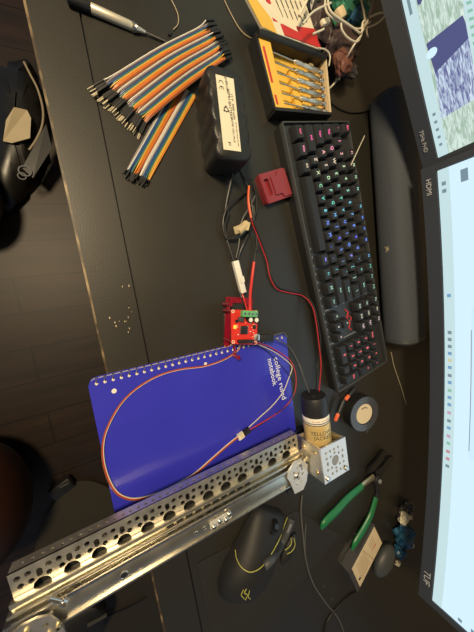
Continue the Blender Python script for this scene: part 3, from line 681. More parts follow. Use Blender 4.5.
def key(x, v, w, txt, h=1., nm='key'):
    kk = (w, h)
    if kk not in capmesh:
        mb = MB(); W, Hh = w*U-.0012, h*RV-.0012
        def rr(i, z, ox=0): return [(p[0], p[1]+ox, z) for p in rrect(-W/2+i, -Hh/2+i, W/2-i, Hh/2-i, .0016, 3)]
        mb.loft([rr(0,0), rr(.0003,.002), rr(.0022,.0095,.0006), rr(.0026,.0103,.0006), rr(.004,.0100,.0006)])
        bmesh.ops.recalc_face_normals(mb.bm, faces=mb.bm.faces[:]); me = bpy.data.meshes.new('keycap'); mb.bm.to_mesh(me); mb.bm.free(); me.materials.append(M['keycap'])
        for p_ in me.polygons: p_.use_smooth = True
        try: me.set_sharp_from_angle(angle=math.radians(35))
        except Exception: pass
        capmesh[kk] = me
    o = bpy.data.objects.new(nm, capmesh[kk]); COL.objects.link(o); o.parent = kb
    ztop = .0180+.0018*(v/5.5 if v < 6 else 1)
    o.location = (kx0+(x+w/2)*U, ky0+(v+h/2)*RV, ztop)
    if txt:
        sz = .0078 if len(txt) == 1 else (.0052 if len(txt) < 4 else .0042)
        me = text_mesh(txt, sz, .0001); me.materials.clear(); me.materials.append(M[lit(hue(x+w/2), 1.3)])
        t = bpy.data.objects.new('legend', me); COL.objects.link(t); t.parent = o; t.location = (0, .0016 if h == 1 else .004, .0105)
rows = [
 (0,[(0,1.25,'Ctrl'),(1.25,1.25,'Win'),(2.5,1.25,'Alt'),(3.75,6.25,'','spacebar'),(10,1.25,'Alt'),(11.25,1.25,'Fn'),(12.5,1.25,'M'),(13.75,1.25,'Ctrl')]),
 (1,[(0,2.25,'Shift','shift_key')]+[(2.25+i,1,c) for i, c in enumerate('ZXCVBNM,./')]+[(12.25,2.75,'Shift','shift_key')]),
 (2,[(0,1.75,'Caps','caps_lock_key')]+[(1.75+i,1,c) for i, c in enumerate("ASDFGHJKL;'")]+[(12.75,2.25,'Enter','enter_key')]),
 (3,[(0,1.5,'Tab','tab_key')]+[(1.5+i,1,c) for i, c in enumerate('QWERTYUIOP[]')]+[(13.5,1.5,'\\')]),
 (4,[(i,1,c) for i, c in enumerate('`1234567890-=')]+[(13,2,'Back','backspace_key')]),
 (5.25,[(0,1,'Esc')]+[(2+i,1,'F%d'%(i+1)) for i in range(4)]+[(6.5+i,1,'F%d'%(i+5)) for i in range(4)]+[(11+i,1,'F%d'%(i+9)) for i in range(4)])]
for v, ks in rows:
    for k_ in ks: key(k_[0], v, k_[1], k_[2], nm=k_[3] if len(k_) > 3 else 'key')
for i, c in enumerate(('\u2190','\u2193','\u2192')): key(15.25+i, 0, 1, '<v>'[i], nm='arrow_key')
key(16.25,1,1,'^', nm='arrow_key')
for v, r_ in ((3,('Del','End','PgD')),(4,('Ins','Hm','PgU')),(5.25,('Prt','Scr','Pse'))):
    for i, c in enumerate(r_): key(15.25+i, v, 1, c)
key(18.5,0,2,'0', nm='number_pad_key'); key(20.5,0,1,'.', nm='number_pad_key'); key(21.5,0,1,'Ent',2, nm='number_pad_key'); key(21.5,2,1,'+',2, nm='number_pad_key')
for v, r_ in ((1,'123'),(2,'456'),(3,'789')):
    for i, c in enumerate(r_): key(18.5+i, v, 1, c, nm='number_pad_key')
for i, c in enumerate(('Num','/','*','-')): key(18.5+i, 4, 1, c, nm='number_pad_key')
# red dragon-like squiggle between arrows and navigation keys
mb = MB(); ex, ey = kx0+16.75*U, ky0+2.45*RV
mb.tube([(ex-.020,ey-.003,.0178),(ex-.012,ey+.003,.0178),(ex-.004,ey-.002,.0178),(ex+.006,ey+.003,.0178),(ex+.014,ey-.001,.0178),(ex+.020,ey+.003,.0178)], .0012, 6)
mb.tube([(ex-.006,ey+.001,.0178),(ex-.002,ey+.008,.0178),(ex+.004,ey+.006,.0178)], .0009, 6); part(mb, 'emblem', 'red', kb)
for x in (15.05, 18.2):
    mb = MB(); mb.box((kx0+x*U, KW*.5, .0182), (.0012, KW*.86, .0014)); part(mb, 'divider', 'grey', kb, False)
mb = MB(); mb.box((kx0+16.7*U,.004+.006,.0185),(.0001,.0001,.0001)); mb.bm.free()

# ------------------------------------------------------------------ monitors
def monitor(name, label, p_near, p_far, curve, height, hb, side):
    "p_near,p_far: bottom screen corners (world), curve: depth of bow away from the viewer"
    A, B = Vector(p_near), Vector(p_far); ch_ = B-A; W = ch_.length; t = ch_/W; nrm = Vector((t.y,-t.x,0))   # nrm candidate away from user
    if nrm.x < 0: nrm = -nrm
    lean = math.radians(3)
    def Sf(u, v, off=0.):     # u along width 0..W, v up, off towards the viewer
        k_ = 4*curve*(u/W)*(1-u/W)
        return A+t*u+nrm*(k_+math.sin(lean)*v-off)+Vector((0,0,math.cos(lean)*v))
    c = Sf(W/2,0)
    r = thing(name, label, 'monitor', (c.x+.06,c.y,DZ))
    NS = 24
    def sheet(nm, u0, u1, v0, v1, m, off, thick=0., parent=r, n=NS):
        mb = MB(); fr, bk = [], []
        k_ = max(1, int(n*(u1-u0)/W)+1) if curve else 1
        fv = [[mb.bm.verts.new(Sf(u0+(u1-u0)*i/k_, v, off)) for i in range(k_+1)] for v in (v0, v1)]
        for i in range(k_): mb.bm.faces.new((fv[0][i], fv[0][i+1], fv[1][i+1], fv[1][i]))
        if thick:
            bv = [[mb.bm.verts.new(Sf(u0+(u1-u0)*i/k_, v, off-thick)) for i in range(k_+1)] for v in (v0, v1)]
            for i in range(k_):
                mb.bm.faces.new((bv[0][i], bv[1][i], bv[1][i+1], bv[0][i+1]))
                mb.bm.faces.new((fv[0][i], bv[0][i], bv[0][i+1], fv[0][i+1])); mb.bm.faces.new((fv[1][i], fv[1][i+1], bv[1][i+1], bv[1][i]))
            for j in (0, k_): mb.bm.faces.new((fv[0][j], fv[1][j], bv[1][j], bv[0][j]))
        if thick:
            return part(mb, nm, m, parent, False)
        o_ = part(mb, nm, m, parent, False); return o_
    sheet('housing', -side, W+side, -hb, height+.008, 'monitor_body_hazed', -.0005, .022)
    bz = sheet('bezel', -side, W+side, -hb, -.0008, 'bezel_hazed', .0022, .003)
    sheet('bezel', -side, W+side, height, height+.008, 'bezel_hazed', .0022, .003); sheet('bezel', -side, -.0005, -.001, height, 'bezel_hazed', .0022, .003); sheet('bezel', W+.0005, W+side, -.001, height, 'bezel_hazed', .0022, .003)
    q = Sf(W/2, .17, -.026); xp = .835; mb = MB(); mb.cyl((xp,q.y,DZ+.002), (xp,q.y,DZ+.34), .018, n=20); part(mb, 'stand_neck', 'black', r)
    mb = MB(); mb.cyl((q.x,q.y,q.z), (xp,q.y,q.z), .014, n=16); part(mb, 'stand_arm', 'black', r)
    mb = MB(); mb.box((xp-.01,q.y,DZ+.0066), (.08,.12,.012), bev=.004); part(mb, 'stand_foot', 'black', r)
    return r, Sf, sheet, W, t, nrm, bz, lean
hs = .11
m2, S2, sh2, W2, t2, n2, bz2, ln2 = monitor('monitor', 'curved black monitor showing a white page with a row of taskbar icons', P(437.5,171,hs), P(432.4,600,hs), .030, .40, .020, .010)
scr = sh2('screen', 0, W2, 0, .40, 'scr_white', .0)
sh2('taskbar', 0, W2, 0, .0135, 'scr_taskbar', .0004, parent=scr)
sh2('window_pane', W2*.28, W2*.62, .033, .36, 'scr_page', .0005, parent=scr); sh2('window_line', W2*.33, W2*.60, .0325, .0335, 'scr_line', .0008, parent=scr)
def s2pix(py):      # distance along the lower screen edge for a pixel row
    return max(0, min(W2, (P(437.5,171,hs)-P(441,py,hs)).length))
icons = [(182,'dark'),(190,'dark'),(331,'dark'),(338,'dark'),(345,'dark'),(352,'blue'),(359,'yellow'),(366,'blue'),(374,'dark'),(381,'blue'),(389,'green'),(396,'blue'),(403,'blue'),(411,'pink'),(419,'dark'),(426,'blue'),(434,'pink'),(441,'green'),(449,'red'),(456,'red'),(463,'dark'),(590,'dark'),(597,'dark'),(294,'blue')]
for py, c in icons:
    u = s2pix(py)
    if u < W2-.006: sh2('icon', u, u+.0052, .0042, .0092, 'scr_icon_'+c, .0007, parent=scr)
for i in range(5):
    v = .035+i*.016; sh2('icon', W2-.010, W2-.005, v, v+.005, 'scr_icon_dark', .0006, parent=scr)
sh2('search_box', .010, .026, .026, .034, 'scr_icon_dark', .0006, parent=scr); sh2('toolbar_line', 0, W2*.97, .0145, .0152, 'scr_strip', .0006, parent=scr)
def bezel_text(Sf, t, n, body, u, v, size, par, lean, m='cap_grey', rev=False):
    me = text_mesh(body, size, .00006); t = (Sf(u+.01, v)-Sf(u-.01, v)).normalized(); X = t; Y = (Vector((0,0,1))*math.cos(lean)+n*math.sin(lean)); Zv = X.cross(Y)
    if Zv.dot(n) > 0: X = -X; Zv = -Zv
    o_ = Sf(u, v, .0034); T_ = Matrix.Translation(o_) @ Matrix((X, Y, X.cross(Y))).transposed().to_4x4()
    put_mesh(me, 'lettering', m, par, T_)
bezel_text(S2, t2, n2, 'HDMI', .019, -.011, .0095, bz2, ln2)
bezel_text(S2, t2, n2, 'TUF', s2pix(575), -.010, .014, bz2, ln2)
A1 = P(438.3,157.8,hs); Bd = (P(402,0,hs)-A1).normalized()
m1, S1, sh1, W1, t1, n1, bz1, ln1 = monitor('monitor', 'flat black monitor with purple and green furry wallpaper on its screen', A1, A1+Bd*.60, 0., .338, .020, .006)
scr1 = sh1('screen', 0, W1, 0, .338, 'scr_grass', .0)
sh1('taskbar', 0, W1, 0, .0125, 'scr_taskbar', .0004, parent=scr1)
def poly1(nm, pts, m, off):
    mb = MB(); mb.bm.faces.new([mb.bm.verts.new(S1(u, v, off)) for u, v in pts]); part(mb, nm, m, scr1, False)
O1 = S1(0,0); UX = (S1(.1,0)-O1)/.1; UY = (S1(0,.1)-O1)/.1; CAM = Vector((0,0,DZ+H)); NN = UX.cross(UY)
def uv1(px, py):
    d = P(px,py)-CAM; q = CAM+d*((O1-CAM).dot(NN)/d.dot(NN))-O1; return (q.dot(UX), q.dot(UY))
poly1('wallpaper_fur', [uv1(*p) for p in ((434,66),(471,28),(479,60),(486,92),(441.5,119))], 'scr_fur', .0005)
poly1('wallpaper_band', [uv1(*p) for p in ((426.5,44),(463,15),(471,36),(435.5,73))], 'scr_purple', .0008)
poly1('wallpaper_corner', [uv1(*p) for p in ((415.5,-8),(425,-8),(421,4),(418,5))], 'scr_purple', .0006)
c_ = uv1(432,53); mb = MB(); mb.bm.faces.new([mb.bm.verts.new(S1(c_[0]+.005*math.cos(a_), c_[1]+.006*math.sin(a_), .001)) for a_ in [2*math.pi*i/12 for i in range(12)]]); part(mb, 'cursor_dot', 'scr_white', scr1, False)
for i in range(5): sh1('icon', .014+i*.010, .0175+i*.010, .0045, .008, 'scr_icon_dark', .0007, parent=scr1)
for py in (2,9,16): u = uv1(407+py*.2,py)[0]; sh1('icon', u, u+.008, .0045, .0075, 'scr_icon_dark', .0007, parent=scr1)
poly1('side_window', [uv1(*p) for p in ((462,-10),(500,-30),(500,60),(474,66),(466,22))], 'scr_taskbar', .0012)
for i in range(8):
    y_ = -6+i*8; x_ = 465.5+i*1.25; poly1('icon', [uv1(*p) for p in ((x_,y_),(x_+5,y_-2),(x_+5.6,y_+1),(x_+.6,y_+3))], 'scr_icon_green', .0016)
bezel_text(S1, t1, n1, '75Hz FHD', .030, -.011, .007, bz1, ln1)

# ------------------------------------------------------------------ soundbar under the monitors
sa, sb_ = P(392,104,.03), P(404,336,.03); sd_ = (sb_-sa).normalized()
sbx = thing('soundbar', 'long dark cloth covered soundbar on desk in front of the monitors', 'soundbar', (((sa+sb_)/2).x,((sa+sb_)/2).y,DZ))
u_ = Vector((-sd_.y, sd_.x, 0)); lay = []
def sect(c, s_):
    return [c+u_*(.036*s_*math.copysign(abs(math.cos(a_))**.7, math.cos(a_)))+Vector((0,0,.029*s_*math.copysign(abs(math.sin(a_))**.7, math.sin(a_)))) for a_ in [2*math.pi*i/28 for i in range(28)]]
mb = MB(); mb.loft([sect(sa, 1), sect(sb_, 1)]); part(mb, 'grille', 'speaker_cloth_hazed', sbx)
for c, sg in ((sa,-1),(sb_,1)):
    mb = MB(); mb.loft([sect(c, 1.01), sect(c+sd_*sg*.006, 1.02), sect(c+sd_*sg*.010, .9)]); part(mb, 'end_cap', 'grey_dark', sbx)
mb = MB(); mb.torus(sa-sd_*.004, sd_, .031, .0022, 36, 8); mb.bm.transform(Matrix.Translation(sa-sd_*.004)@Matrix.Diagonal((1.08,1,.9,1))@Matrix.Translation(-(sa-sd_*.004))); part(mb, 'ring', 'grey', sbx)
me = text_mesh('JBL', .008, .0001); q = P(380,250,.035)
ft = Matrix((sd_, Vector((u_.x*0,0,1)), sd_.cross(Vector((0,0,1))))).transposed()
if sd_.cross(Vector((0,0,1))).x > 0: ft = Matrix((-sd_, Vector((0,0,1)), (-sd_).cross(Vector((0,0,1))))).transposed()
lc = sa+sd_*((q-sa).dot(sd_)); side_v = -u_ if u_.x > 0 else u_
put_mesh(me, 'lettering', 'label_tan', sbx, Matrix.Translation(Vector((lc.x,lc.y,DZ+.030))+side_v*.0368) @ ft.to_4x4())

# ------------------------------------------------------------------ black tape roll
tz = .032
tc_ = P(363.5,413.5,.020); tn = Vector((-.12,.0,1.)).normalized()
tr = thing('tape_roll', 'roll of black electrical tape with tan core leaning by the keyboard end', 'tape roll', (tc_.x,tc_.y,DZ))
u2, v2 = frame(tn)
tcb = tc_-tn*.0185; tcb.z = max(tcb.z, DZ+.0045)
def ringp(c, r0, r1, name, m, d, par=tr):
    mb = MB(); rings = [mb.ring(c, u2, v2, r0, 40), mb.ring(c, u2, v2, r1, 40), mb.ring(c+tn*d, u2, v2, r1, 40), mb.ring(c+tn*d, u2, v2, r0, 40)]
    rings.append(rings[0]); mb.skin(rings, False); return part(mb, name, m, par)
tp_ = ringp(tcb, .0195, .034, 'tape', 'black', .018)
ringp(tcb+tn*.0181, .0205, .0330, 'tape_edge', 'smoke', .0004, tp_)
mb = MB(); mb.cyl(tcb+tn*.001, tcb+tn*.0172, .0192, n=36); cr_ = part(mb, 'core', 'label_tan', tr)
mb = MB(); mb.tube([tcb+tn*.0174+u2*.012*math.cos(a_)+v2*.012*math.sin(a_) for a_ in (2.4,2.8,3.2,3.6)], .0008, 6); part(mb, 'core_print', 'ink', cr_)
# orange tipped probes between motor and keyboard
for (a_, b_, lab) in (((335,421),(342,404),'black test clip with an orange tip standing between motor and tape roll'),((345,400),(353,390),'black test clip with orange tip at the keyboard corner')):
    pa, pb = P(*a_,.010), P(*b_,.012); t_ = thing('test_clip', lab, 'clip', (pa.x,pa.y,DZ))
    mb = MB(); mb.lathe(pa.lerp(pb,.45), pb+(pb-pa)*.3, [(0,.0035),(.8,.004),(1,.002)], 14); part(mb, 'body', 'black', t_)
    mb = MB(); mb.lathe(pa, pa.lerp(pb,.5), [(0,.0018),(.15,.0034),(.9,.0034),(1,.003)], 14); part(mb, 'tip', 'orange_part', t_)

# ------------------------------------------------------------------ wire strippers
ws = thing('wire_strippers', 'green handled wire strippers lying open below the motor', 'pliers', P(370,490,0))
def grip(pts, rs, m, nm, par=ws):
    pts = smooth_pts(pts, 5); mb = MB(); rings = []
    for i, p in enumerate(pts):
        d_ = (pts[min(i+1,len(pts)-1)]-pts[max(i-1,0)]).normalized(); uu = Vector((-d_.y,d_.x,0)).normalized(); t = i/(len(pts)-1)*(len(rs)-1); k_ = min(int(t), len(rs)-2); r = rs[k_]+(rs[k_+1]-rs[k_])*(t-k_)
        rings.append([mb.bm.verts.new(p+uu*(r*math.cos(a_))+Vector((0,0,r*.6*math.sin(a_)))) for a_ in [2*math.pi*j/14 for j in range(14)]])
    mb.skin(rings); return part(mb, nm, m, par)
grip([P(321.5,529,.009),P(325,522,.009),P(337,510,.009),P(348,498,.009),P(362,486,.009)], [.003,.0078,.0086,.0084,.0078,.0072], 'green_grip', 'handle')
grip([P(352,550,.009),P(356,541,.009),P(364,528,.009),P(371,514,.009),P(376,497,.009)], [.003,.0072,.0080,.0078,.007,.006], 'green_grip', 'handle')
grip([P(360,487,.009),P(366,482,.009),P(373,477,.009)], [.005,.006,.007], 'brass', 'handle_neck')
grip([P(376,500,.009),P(378,490,.009),P(376,480,.009)], [.0055,.0065,.008], 'black', 'handle_neck')
q = P(375,478,.004); mb = MB(); mb.lathe(q, q+Vector((0,0,.010)), [(0,.012),(.8,.012),(1,.011)], 28); pv = part(mb, 'pivot_plate', 'black', ws)
mb = MB(); mb.lathe(q+Vector((0,0,.010)), q+Vector((0,0,.013)), [(0,.0045),(.7,.0045),(1,.003)], 16); part(mb, 'pivot_screw', 'grey', pv)
def jaw(pts, z0, z1): mb = MB(); mb.prism([P(*p,.01).to_tuple()[:2] for p in pts], DZ+z0, DZ+z1); part(mb, 'jaw', 'black_gloss', ws, False)
jaw([(368,474),(376,470),(384,459),(387,451),(384,450),(378,459),(370,468)], .005, .010)
jaw([(376,480),(383,474),(393,459),(393,456),(389,457),(382,466),(375,471)], .006, .011)
wire('spring_loop', [P(379,488,.010),P(384,484,.010),P(384,476,.010)], .0008, 'cable_grey', 'small thin wire spring at the pivot of the strippers', 'spring') if False else None

# ------------------------------------------------------------------ black case with tan label
zc = .018
La, Lb, Lc_, Ld = P(374.5,527,zc), P(382,543,zc), P(360,587,zc), P(352,569,zc)
bx_ = thing('parts_box', 'small black plastic case with a tan printed label beside the green handle', 'case', (((La+Lc_)/2).x,((La+Lc_)/2).y,DZ))
def ctr(ps): return sum(ps, Vector((0,0,0)))/len(ps)
cL = ctr([La,Lb,Lc_,Ld]); grow = lambda p, k, e=0: cL+(p-cL)*k
dl = (Ld-La).normalized(); 
quad = [La-dl*.002, Lb-dl*.002, Lc_+dl*.010, Ld+dl*.010]
wd = (Lb-La).normalized(); quad = [quad[0]-wd*.003, quad[1]+wd*.002, quad[2]+wd*.002, quad[3]-wd*.003]
mb = MB(); mb.prism([p.to_tuple()[:2] for p in quad], DZ, DZ+zc-.0004); part(mb, 'case_body', 'smoke', bx_, False)
mb = MB(); mb.prism([p.to_tuple()[:2] for p in (La,Lb,Lc_,Ld)], DZ+zc-.0004, DZ+zc+.0002); lab_ = part(mb, 'label', 'label_tan', bx_, False)
mb = MB()
def lp(u, v): return La.lerp(Lb, u).lerp(Ld.lerp(Lc_, u), v)
an = math.atan2(dl.y, dl.x)
for i in range(7): p = lp(.16+i*.11, .70); mb.box((p.x,p.y,DZ+zc+.0003), (.028+random.random()*.006,.0008,.0002), an)
for i in range(4): p = lp(.2+i*.13, .25); mb.box((p.x,p.y,DZ+zc+.0003), (.018,.0006,.0002), an)
p = lp(.5,.47); mb.box((p.x,p.y,DZ+zc+.0003), (.0009,(Lb-La).length*.95,.0002), an)
part(mb, 'print', 'w_brown', lab_, False)
p = lp(.6,.22); mb = MB(); mb.box((p.x,p.y,DZ+zc+.0004), (.009,.0022,.0002), an); part(mb, 'print', 'red', lab_, False)
p = lp(.72,.92); mb = MB(); mb.box((p.x,p.y,DZ+zc+.0004), (.006,.005,.0002), an); part(mb, 'print', 'ink', lab_, False)
dc = P(384,559,.012); mb = MB(); Rr = Matrix.Rotation(math.atan2((Lc_-Lb).y,(Lc_-Lb).x), 3, 'Z')
mb.sphere((dc.x-.004,dc.y+.004,DZ+.0150), (.034,.024,.0150), 24, R=Rr); part(mb, 'rounded_lid', 'grey_dark', bx_)

# ------------------------------------------------------------------ blue and tan wrapper
wr = thing('crumpled_wrapper', 'crumpled blue and tan plastic wrapper on desk beside the black case', 'wrapper', P(405,535,0))
def crumple(c, r, seed, m, nm, par, n=18, amp=.35, R=None):
    rnd = random.Random(seed); ph = [rnd.uniform(0,6.28) for _ in range(6)]
    def sq(p):
        l = Vector((p.x/r[0],p.y/r[1],p.z/r[2])); k_ = 1+amp*(math.sin(5*l.x+ph[0])*math.sin(4*l.y+ph[1])+.6*math.sin(9*l.y+ph[2])*math.cos(8*l.z+ph[3])); return p*k_*.85
    mb = MB(); mb.sphere(c, r, n, sq, R); lo = min(v.co.z for v in mb.bm.verts)
    for v in mb.bm.verts: v.co.z = max(v.co.z, DZ+.0005)
    return part(mb, nm, m, par, False)
crumple(P(404,536,.016), (.024,.030,.018), 3, 'wrap_blue', 'foil', wr); crumple(P(400,550,.012), (.014,.016,.013), 5, 'wrap_blue', 'foil', wr)
crumple(P(405,517,.019), (.020,.013,.010), 8, 'label_cream', 'paper_fold', wr); crumple(P(407,508,.013), (.022,.016,.013), 9, 'smoke', 'dark_fold', wr)
crumple(P(398,563,.008), (.008,.006,.005), 12, 'label_cream', 'paper_fold', wr, 12); crumple(P(412,546,.014), (.007,.005,.004), 14, 'paper', 'paper_fold', wr, 12)

# ------------------------------------------------------------------ mouse
mb = MB(); q = [P(197,563),P(296,510),P(340,534),P(255,636),P(212,636)]
mb.loft([[Vector((p.x,p.y,DZ+.0002)) for p in q],[Vector((p.x,p.y,DZ+.0011)) for p in q]]); tag(part(mb, 'mouse_pad', 'pad_cloth', None, False), 'thin plain black mouse pad lying under the gaming mouse', 'mouse pad')
mo = thing('computer_mouse', 'large black gaming mouse with a yellow trim line below the metal rail', 'mouse', (.1175,-.411,DZ+.0009), math.radians(48), local=True)
rings = []
mb = MB(); NR = 26
MSC = 1.1
prof = [(-.062,.010,.006),(-.058,.024,.018),(-.046,.033,.031),(-.028,.037,.039),(-.008,.036,.041),(.012,.034,.037),(.032,.033,.029),(.048,.031,.022),(.058,.027,.017),(.062,.020,.010)]
prof = [(x*(1.18 if x < 0 else 1.0), w*MSC, h*(.92 if x < 0 else .86)) for x, w, h in prof]
for x, w, h in prof:
    ring_ = []
    for j in range(NR):
        a_ = 2*math.pi*j/NR; cy_ = math.cos(a_); sz_ = math.sin(a_)
        z = h*max(0,sz_)**.8 if sz_ > 0 else -.0
        y = w*math.copysign(abs(cy_)**.75, cy_) if sz_ >= -.01 else w*cy_*.96
        ring_.append((x, y, .002+z + (0 if sz_ > -.01 else .0015*sz_)))
    rings.append(ring_)
mb.loft(rings); part(mb, 'shell', 'black_soft', mo)
def msurf(x, y):
    for (xa, wa, ha), (xb, wb, hb) in zip(prof, prof[1:]):
        if xa <= x <= xb:
            t = (x-xa)/(xb-xa); w = wa+(wb-wa)*t; h = ha+(hb-ha)*t; c = min(.999, (abs(y)/w))**(1/.75); return .002+h*(math.sqrt(1-c*c))**.8
    return .01
def inside(x, y):
    for (xa, wa, _), (xb, wb, _) in zip(prof, prof[1:]):
        if xa <= x <= xb: return abs(y) < wa+(wb-wa)*(x-xa)/(xb-xa)
    return False
def mloc(px, py, dz=.0):
    z = .05
    while z > .004:
        q = Matrix.Rotation(-mo.rotation_euler.z, 3, 'Z') @ (P(px, py, z)-mo.location)
        if abs(q.x) < prof[-1][0] and inside(q.x, q.y) and msurf(q.x, q.y) >= z-.0009: break
        z -= .0003
    return Vector((q.x, q.y, z+dz))
P2 = lambda x, y: Matrix.Rotation(-mo.rotation_euler.z, 3, 'Z') @ (P(x, y, .0158)-mo.location)
mb = MB(); mb.tube([mloc(*p, .0004) for p in ((235,549),(236,557),(240,565),(246,570),(252,571),(260,567),(267,559),(274,548),(280,536),(284,525),(287,517))], .0006, 6); part(mb, 'trim_line', 'neon', mo)
pa_ = [mloc(*p, -.001) for p in ((292,518),(288,530),(281,545),(272,558),(264,566))]
mb = MB(); mb.tube(pa_, .0062, 10); part(mb, 'side_panel', 'grey_dark', mo)
q = P(290,549,.008); q = Matrix.Rotation(-mo.rotation_euler.z, 3, 'Z') @ (q-mo.location); mb = MB(); mb.sphere((q.x, q.y+.004, .008), (.026,.011,.0068), 20); part(mb, 'thumb_rest', 'black_soft', mo)
q = mloc(287.5,526,.004); d_ = (mloc(288,520)-mloc(283,532)); mb = MB(); mb.box(q, (.014,.004,.002), math.atan2(d_.y,d_.x), bev=.0008); part(mb, 'side_button', 'grey', mo)
mb = MB(); mb.tube([P2(*p) for p in ((294,538),(295,545),(292,551),(287,554))], .0006, 6); mb.tube([P2(*p) for p in ((291,538),(291.5,543),(289,547),(285,550))], .0006, 6); part(mb, 'trim_line', 'neon', mo)
mb = MB(); mb.lathe((.045,-.0045,.018), (.045,.0045,.018), [(0,.009),(.1,.011),(.9,.011),(1,.009)], 20); part(mb, 'scroll_wheel', 'black_gloss', mo)
mb = MB()
for ps in (((243,589),(241,594),(244,598)),((246,588),(244,592),(247,594),(245,599)),((249,590),(248,596),(250,598))): mb.tube([mloc(*p, .0003) for p in ps], .0006, 6)
part(mb, 'emblem', 'neon', mo)

# ------------------------------------------------------------------ desk cables
wire('headphone_cable', [P(302,495,.0014),P(301,512,.0024),P(303,535,.0026),P(306,560,.0026),P(313,583,.0020),P(326,603,.0012),P(338,618,.0012),P(347,640,.0012)], .0013, 'cable_grey', 'thin dark cable running down the desk beside the mouse', 'cable')
wire('cable_end', [P(306,524,.0034),P(305,538,.0034),P(305,552,.0038)], .0009, 'cable_grey', 'short grey wire end lying on the cable beside the mouse', 'cable')
wire('power_cable', [P(323,640,.0018),P(327,622,.0018),P(337,608,.0018),P(349,596,.0018),P(356,592,.0018)], .0018, 'black', 'black cable curving out from under the labelled case to frame bottom', 'cable')
wire('keyboard_cable', [P(379,322,.002),P(384,330,.002),P(390,338,.002),P(398,342,.002),P(407,341,.002),P(418,336,.002)], .0017, 'black', 'black cable curving from the keyboard back edge towards the monitor', 'cable')
wire('thin_cable', [P(391,352,.001),P(394,366,.001),P(398,378,.001),P(402,390,.001),P(406,405,.001)], .0008, 'cable_tan', 'thin pale wire lying straight beyond the number pad', 'wire')
st = MB(); st.cyl(P(351,165,.036), P(364.5,136,.012), .0009, n=8); tag(part(st, 'zip_tie', 'cable_white'), 'thin pale stick leaning on the far edge of the keyboard', 'stick')

# ------------------------------------------------------------------ open screwdriver kit
kt = thing('screwdriver_case', 'open yellow and black kit case with its lid raised behind keyboard', 'tool case', P(300,80,0))
zf, zrim = .004, .020
F4 = [P(258,36,zrim), P(325,59,zrim), P(330,113,zrim), P(276,108,zrim)]   # rim corners: upper-left, upper-right, lower-right, lower-left
def kp_(u, v, z):
    p = F4[0].lerp(F4[1], u).lerp(F4[3].lerp(F4[2], u), v); return Vector((p.x, p.y, DZ+z))
mb = MB(); mb.loft([[kp_(0,0,0),kp_(1,0,0),kp_(1,1,0),kp_(0,1,0)],[kp_(0,0,zf),kp_(1,0,zf),kp_(1,1,zf),kp_(0,1,zf)]]); part(mb, 'tray_floor', 'yellow', kt, False)
def wallq(u0, v0, u1, v1, m, nm, z1=zrim, z0=0.):
    mb = MB(); q = [(u0,v0),(u1,v0),(u1,v1),(u0,v1)]; mb.loft([[kp_(*p,z0) for p in q],[kp_(*p,z1) for p in q]]); return part(mb, nm, m, kt, False)
wallq(-.03,-.04,.0,1.04,'black','tray_wall'); wallq(1.,-.04,1.03,1.04,'label_tan','tray_wall'); wallq(0,-.05,1.,.0,'black','tray_wall',.024); wallq(-.03,1.0,1.03,1.05,'black','tray_wall',.022)
y_ = wallq(0.0,.0,.16,1.,'yellow','yellow_tray_strip',.0195,zf)
mb = MB(); q = [(.03,.12),(.06,.12),(.06,.62),(.03,.62)]; mb.loft([[kp_(*p,.0194) for p in q],[kp_(*p,.0199) for p in q]]); q = [(.03,.80),(.06,.80),(.06,.94),(.03,.94)]; mb.loft([[kp_(*p,.0194) for p in q],[kp_(*p,.0199) for p in q]]); part(mb, 'red_stripe', 'red', y_, False)
wallq(.44,.25,.56,1.,'yellow','tool_rack',.011,zf); wallq(.80,.05,.86,1.,'masking','tool_rack',.012,zf)
for i in range(6):
    v0 = .09+i*.145; a_, b_ = kp_(.20,v0-.02+.01*i,.0125), kp_(.97,v0+.13,.0150)
    t_ = thing('precision_screwdriver', ['topmost','second','third','fourth','fifth','lowest'][i]+' of the small steel screwdrivers in the yellow kit case', 'screwdriver', ctr([a_,b_]).to_tuple(), group='screwdrivers in the kit case')
    mb = MB(); mb.lathe(a_, a_.lerp(b_,.45), [(0,.0005),(.2,.0009),(1,.0009)], 8); part(mb, 'blade', 'steel', t_)
    mb = MB(); mb.lathe(a_.lerp(b_,.42), a_.lerp(b_,.92), [(0,.0016),(.06,.0028),(.3,.0032),(.35,.0024),(.42,.0032),(.95,.0034),(1,.002)], 14); part(mb, 'handle', 'zinc' if i % 2 else 'alu', t_)
    mb = MB(); mb.lathe(a_.lerp(b_,.925), b_, [(0,.0022),(.3,.0034),(1,.003)], 14); part(mb, 'swivel_cap', 'steel', t_)
for u_0, v_0 in ((.62,.68),(.70,.93)):
    q = kp_(u_0,v_0,.0042); mb = MB(); mb.cyl(q, q+Vector((0,0,.0007)), .0032, n=16); part(mb, 'finger_hole', 'black', kt)
# lid: raised panel beyond the hinge
lz = [P(240,-14,.034), P(300,-14,.034), P(321,50,.026), P(262,28,.026)]
def lq(u, v): return lz[0].lerp(lz[1], u).lerp(lz[3].lerp(lz[2], u), v)
def lidq(nm, us, m, lift, par=kt, th=.0015):
    mb = MB(); p_ = [lq(*q_) for q_ in us]; mb.loft([[p+Vector((0,0,lift-th)) for p in p_],[p+Vector((0,0,lift)) for p in p_]]); return part(mb, nm, m, par, False)
ld = lidq('lid', [(0,0),(1,0),(1,1),(0,1)], 'label_cream', 0, th=.003)
lidq('lid_stripe', [(0,0),(.28,0),(.22,1.02),(0,.98)], 'yellow', .0008, ld, .0006); lidq('lid_stripe', [(.30,0),(.38,0),(.33,.72),(.26,.72)], 'red', .0009, ld, .0006)
lidq('lid_stripe', [(.36,.74),(1.,.66),(1.,.98),(.36,.98)], 'red', .0010, ld, .0006)
mb = MB()
